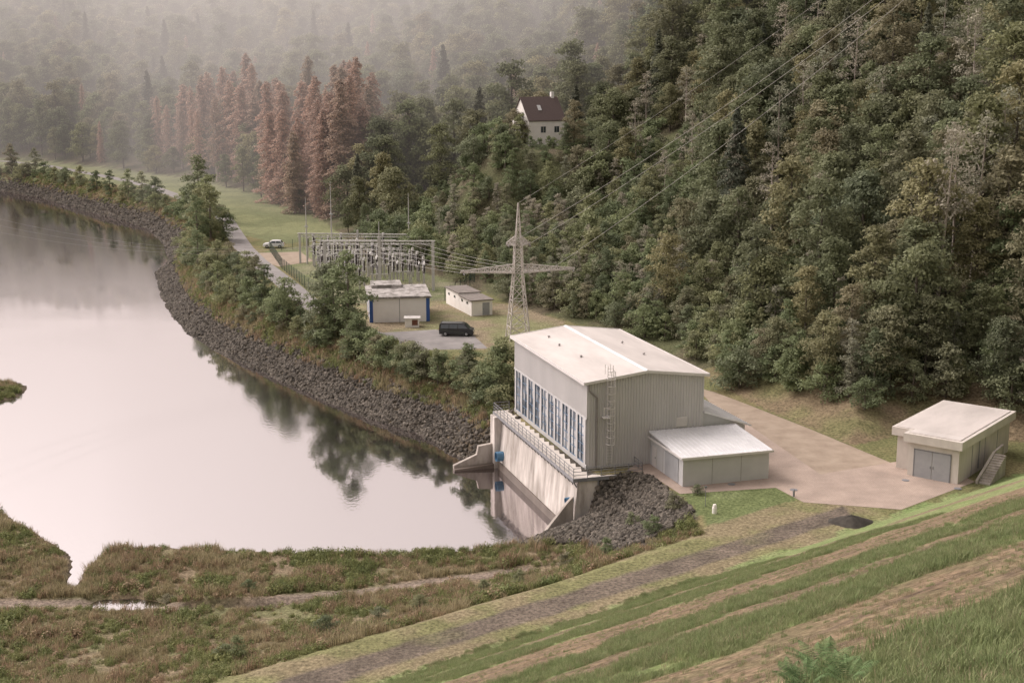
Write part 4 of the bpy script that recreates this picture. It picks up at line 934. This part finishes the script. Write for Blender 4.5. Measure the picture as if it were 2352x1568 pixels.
dsp=[(655,470,.95),(690,482,.9),(735,490,1.05),(765,498,1.1),(790,505,1.12),(825,490,1.08),(850,480,1.02),(715,475,.85),(640,458,.95),(620,445,1.0),(590,430,1.05),(560,425,1.1),(535,420,1.1),(500,420,1.1),(470,405,1.0),(445,400,1.0),(420,400,.9),(390,395,.8),(368,392,.7),(780,470,1.0),(810,460,1.0),(665,440,1.0),(575,410,1.1),(520,405,1.1),(748,500,.95),(678,490,.8),(810,500,1.0),(840,500,.9),(460,415,.8),(700,455,1.05),(725,450,1.05),(545,400,1.15),(485,398,1.1),(430,392,1.0),(770,455,1.0),(835,465,1.0),(650,440,1.0),(605,425,1.05),(790,470,1.05),(755,475,1.05),(625,465,.9)]
dsp+=[(u+random.uniform(-14,14),v-random.uniform(5,14),s) for u,v,s in dsp[::2]]
for u,v,s in dsp:
    x,y=G(u,v); place_tree('dead_spruce',x,y,s*1.5,sz=s*random.uniform(.86,1.06))
for u,v,s in [(560,440,.7),(600,452,.65),(520,430,.6),(880,540,1.0),(905,555,.95),(870,520,1.0),(340,396,.9),(400,402,.6),(800,540,.5),(640,468,.45),(360,400,.7),(690,490,.4)]:
    x,y=G(u,v); place_tree('broadleaf_tree',x,y,s,label="green broadleaf tree between the dead spruces")
# ------------------------------------------------------------------ forest
def field_trees(x0,x1,y0,y1,sp_):
    gx,gy=np.meshgrid(np.arange(x0,x1,sp_),np.arange(y0,y1,sp_)); x=gx.ravel()+rng.uniform(-.42,.42,gx.size)*sp_; y=gy.ravel()+rng.uniform(-.42,.42,gx.size)*sp_
    ok=(np.abs(x)<.385*y+28)&(y>110); x,y=x[ok],y[ok]; f=fields(x,y); z=height(x,y,f); return x,y,z,f[3]
deadp=np.array([G(u,v) for u,v in [(655,470),(735,490),(790,505),(850,480),(620,445),(560,425),(500,420),(445,400),(390,395)]])
hv=HOUSE/np.linalg.norm(HOUSE); HD=np.linalg.norm(HOUSE)
def corridor(x,y):
    al=x*hv[0]+y*hv[1]; la=x*hv[1]-y*hv[0]; return (al<HD-1)&(al>HD-95)&(la>-8)&(la<6)
def los(x,y,z):
    al=x*hv[0]+y*hv[1]; return np.clip(40-18.0*al/HD-z,2.0,9)
rows=[]
def addrows(x,y,z,kind,s):
    for a in zip(x,y,z,kind,s): rows.append(a)
x,y,z,r_=field_trees(-120,200,112,335,6.5)
young=(r_<62+6*fbm(x,y,20,5))&(x>-34)&(x<22+.25*(y-200))
far=r_>np.where(x>18,6,3)
nearh=np.hypot(x-HOUSE[0]-1,y-HOUSE[1]-4)<11
ok=far&~young&~nearh&~corridor(x,y)&((z-40)/y<.13)
k=rng.random(len(x)); kind=np.where(k<.80,'broadleaf_tree',np.where(k<.84,'spruce_tree',np.where(k<.94,'thin_birch','young_tree')))
s=rng.uniform(.62,1.2,len(x))*np.clip(.55+r_/60,.6,1); s=np.where(kind=='young_tree',1.1,s)
addrows(x[ok],y[ok],z[ok],kind[ok],s[ok])
x,y,z,r_=field_trees(-60,60,190,335,3.7)
cor=corridor(x,y)
young=(((r_<62+6*fbm(x,y,20,5))&(x>-34)&(x<22+.25*(y-200)))|cor)&(r_>2)
ok=young&~(np.hypot(x-HOUSE[0]-1,y-HOUSE[1]-5)<7.5)
k=rng.random(len(x)); kind=np.where(k<.64,'young_tree',np.where(k<.93,'shrub','thin_birch')); hh=rng.uniform(3.5,8.5,len(x)); hh=np.where(cor,los(x,y,z)*rng.uniform(.75,1,len(x)),hh); kind=np.where(cor,np.where(hh>5,'young_tree','shrub'),kind)
s=np.where(kind=='young_tree',hh/12.5,np.where(kind=='shrub',hh/5.2,hh*1.2/18)); s=np.where(cor&(kind=='shrub'),np.maximum(s,.5),s); addrows(x[ok],y[ok],z[ok],kind[ok],s[ok])
x,y,z,r_=field_trees(10,80,118,230,3.2)
ok=(r_>3.0)&(r_<22)&((x>22)|(y>190))&~((np.hypot(x-48,y-136)<9))
ok&=(r_>5)|(y>150)
k=rng.random(len(x)); kind=np.where(k<.55,'shrub','young_tree'); s=np.where(kind=='shrub',rng.uniform(.7,1.3,len(x)),rng.uniform(.4,.7,len(x))); addrows(x[ok],y[ok],z[ok],kind[ok],s[ok])
x,y,z,r_=field_trees(-10,30,160,232,3.2)
ok=(r_>.8)&(r_<16); k=rng.random(len(x)); kind=np.where(k<.5,'shrub','young_tree'); s=np.where(kind=='shrub',rng.uniform(.7,1.1,len(x)),rng.uniform(.35,.6,len(x))); addrows(x[ok],y[ok],z[ok],kind[ok],s[ok])
x,y,z,r_=field_trees(-480,330,335,1150,9.0)
dd_=np.min(np.hypot(x[:,None]-deadp[:,0],y[:,None]-deadp[:,1]),1)
ok=(r_>2)&((z-40)/y<.13)&(dd_>9)
k=rng.random(len(x)); kind=np.where(k<.96,'broadleaf_tree',np.where(k<.98,'spruce_tree','dead_spruce')); s=rng.uniform(.85,1.5,len(x)); s=np.where(kind=='dead_spruce',.7,s)*np.clip(.65+r_/50,.65,1)
addrows(x[ok],y[ok],z[ok],kind[ok],s[ok])
# trees beside the house
for u,v,s in [(1318,350,.55),(1390,400,.75),(1440,430,.7),(1160,352,.42),(1345,335,.8),(1110,350,.5),(1300,352,.35)]:
    x,y,z=hit(u,v); place_tree('broadleaf_tree',x,y,s,z=z,label="rounded olive broadleaf tree beside the white house")
for u,v,s in [(2150,735,1.25),(2185,660,1.2),(2108,690,1.0),(1675,560,1.0),(1460,420,.9),(1785,470,1.1),(1955,300,1.2),(2010,420,1.1),(2290,560,1.2),(1590,470,.9),(2230,640,1.1),(1880,640,.9),(1700,640,.8)]:
    x,y,z=hit(u,v); place_tree('thin_birch',x,y,s*.85,sz=s,z=z,label="tall half bare tree with pale trunk on the slope")
HT={'broadleaf_tree':18,'young_tree':12,'shrub':5,'spruce_tree':21,'dead_spruce':30,'thin_birch':18}
def vis(rw):
    x,y,z,_,_=rw; return abs(x)<.375*y and (z-40)/y<.06
rows.sort(key=lambda w:-(HT[w[3]]*w[4]/w[1])*(1 if vis(w) else .01))
cnt={}; rest=[]
for w in rows:
    c=cnt.get(w[3],0); lim={'broadleaf_tree':270,'young_tree':170,'shrub':110,'spruce_tree':40,'dead_spruce':10,'thin_birch':60}[w[3]]
    if c<lim and vis(w): place_tree(w[3],w[0],w[1],w[4],z=w[2]); cnt[w[3]]=c+1
    else: rest.append(w)
print('forest rest',len(rest),cnt)
kinds=list(PROTO); meshes=[];off={}
for kd in kinds: off[kd]=len(meshes); meshes+=[q[2] for q in PROTO[kd]]
idx=[off[w[3]]+random.randrange(len(PROTO[w[3]])) for w in rest]
scatter('forest',[(w[0],w[1],w[2]) for w in rest],meshes,[w[4] for w in rest],idx,label="dense mixed forest covering the misty hillside",cat="forest")
# ------------------------------------------------------------------ mist bank lying in the far valley
m=bpy.data.materials.new('valley mist'); m.use_nodes=True; nt=m.node_tree; nt.nodes.remove(nt.nodes['Principled BSDF'])
dens=.0016
va=nt.nodes.new('ShaderNodeVolumeAbsorption'); va.inputs['Color'].default_value=(0,0,0,1); va.inputs['Density'].default_value=dens
em=nt.nodes.new('ShaderNodeEmission'); em.inputs['Color'].default_value=(1.0,.875,.82,1); em.inputs['Strength'].default_value=dens  # mist glows by emission, standing in for daylight scattered inside it
ad=nt.nodes.new('ShaderNodeAddShader'); nt.links.new(va.outputs[0],ad.inputs[0]); nt.links.new(em.outputs[0],ad.inputs[1]); nt.links.new(ad.outputs[0],nt.nodes['Material Output'].inputs['Volume'])
M['mist']=m
foot=[(-900,500),(-160,500),(-110,400),(-40,330),(60,330),(160,330),(520,420),(520,1290),(-1000,1290)]
o=Bd().prism(foot,-12,190,'z').obj('mist','mist'); tag(o,"pale morning mist hanging in the far valley","mist",None,'stuff')
# ------------------------------------------------------------------ light, camera
w=bpy.data.worlds.new('World'); S.world=w; w.use_nodes=True; nt=w.node_tree; bg=nt.nodes['Background']
sky=nt.nodes.new('ShaderNodeTexSky'); sky.sky_type='NISHITA'; sky.sun_disc=False; sky.sun_elevation=math.radians(48); sky.sun_rotation=math.radians(-60); sky.air_density=1.5; sky.dust_density=5; sky.ozone_density=1
bw=nt.nodes.new('ShaderNodeRGBToBW'); vm=nt.nodes.new('ShaderNodeVectorMath'); vm.operation='SCALE'; vm.inputs[0].default_value=(2.0,1.80,1.73)
mx=nt.nodes.new('ShaderNodeMix'); mx.data_type='RGBA'; mx.inputs[0].default_value=.94
nt.links.new(sky.outputs[0],bw.inputs[0]); nt.links.new(bw.outputs[0],vm.inputs['Scale']); nt.links.new(sky.outputs[0],mx.inputs[6]); nt.links.new(vm.outputs[0],mx.inputs[7]); nt.links.new(mx.outputs[2],bg.inputs['Color'])
bg.inputs['Strength'].default_value=.15
sl=bpy.data.lights.new('sun','SUN'); sl.energy=.7; sl.angle=math.radians(30); sl.color=(1,.94,.88)
so=bpy.data.objects.new('sun',sl); link(so); el=math.radians(48); az=math.radians(-60)
dirv=Vector((math.sin(az)*math.cos(el),math.cos(az)*math.cos(el),math.sin(el))); so.rotation_euler=dirv.to_track_quat('Z','Y').to_euler()
cam=bpy.data.cameras.new('camera'); co=bpy.data.objects.new('camera',cam); link(co); co.location=(0,0,CZ); co.rotation_euler=(math.pi/2-PITCH,0,0)
cam.sensor_width=36; cam.lens=36*FOC/2352; cam.clip_start=.5; cam.clip_end=4000; S.camera=co
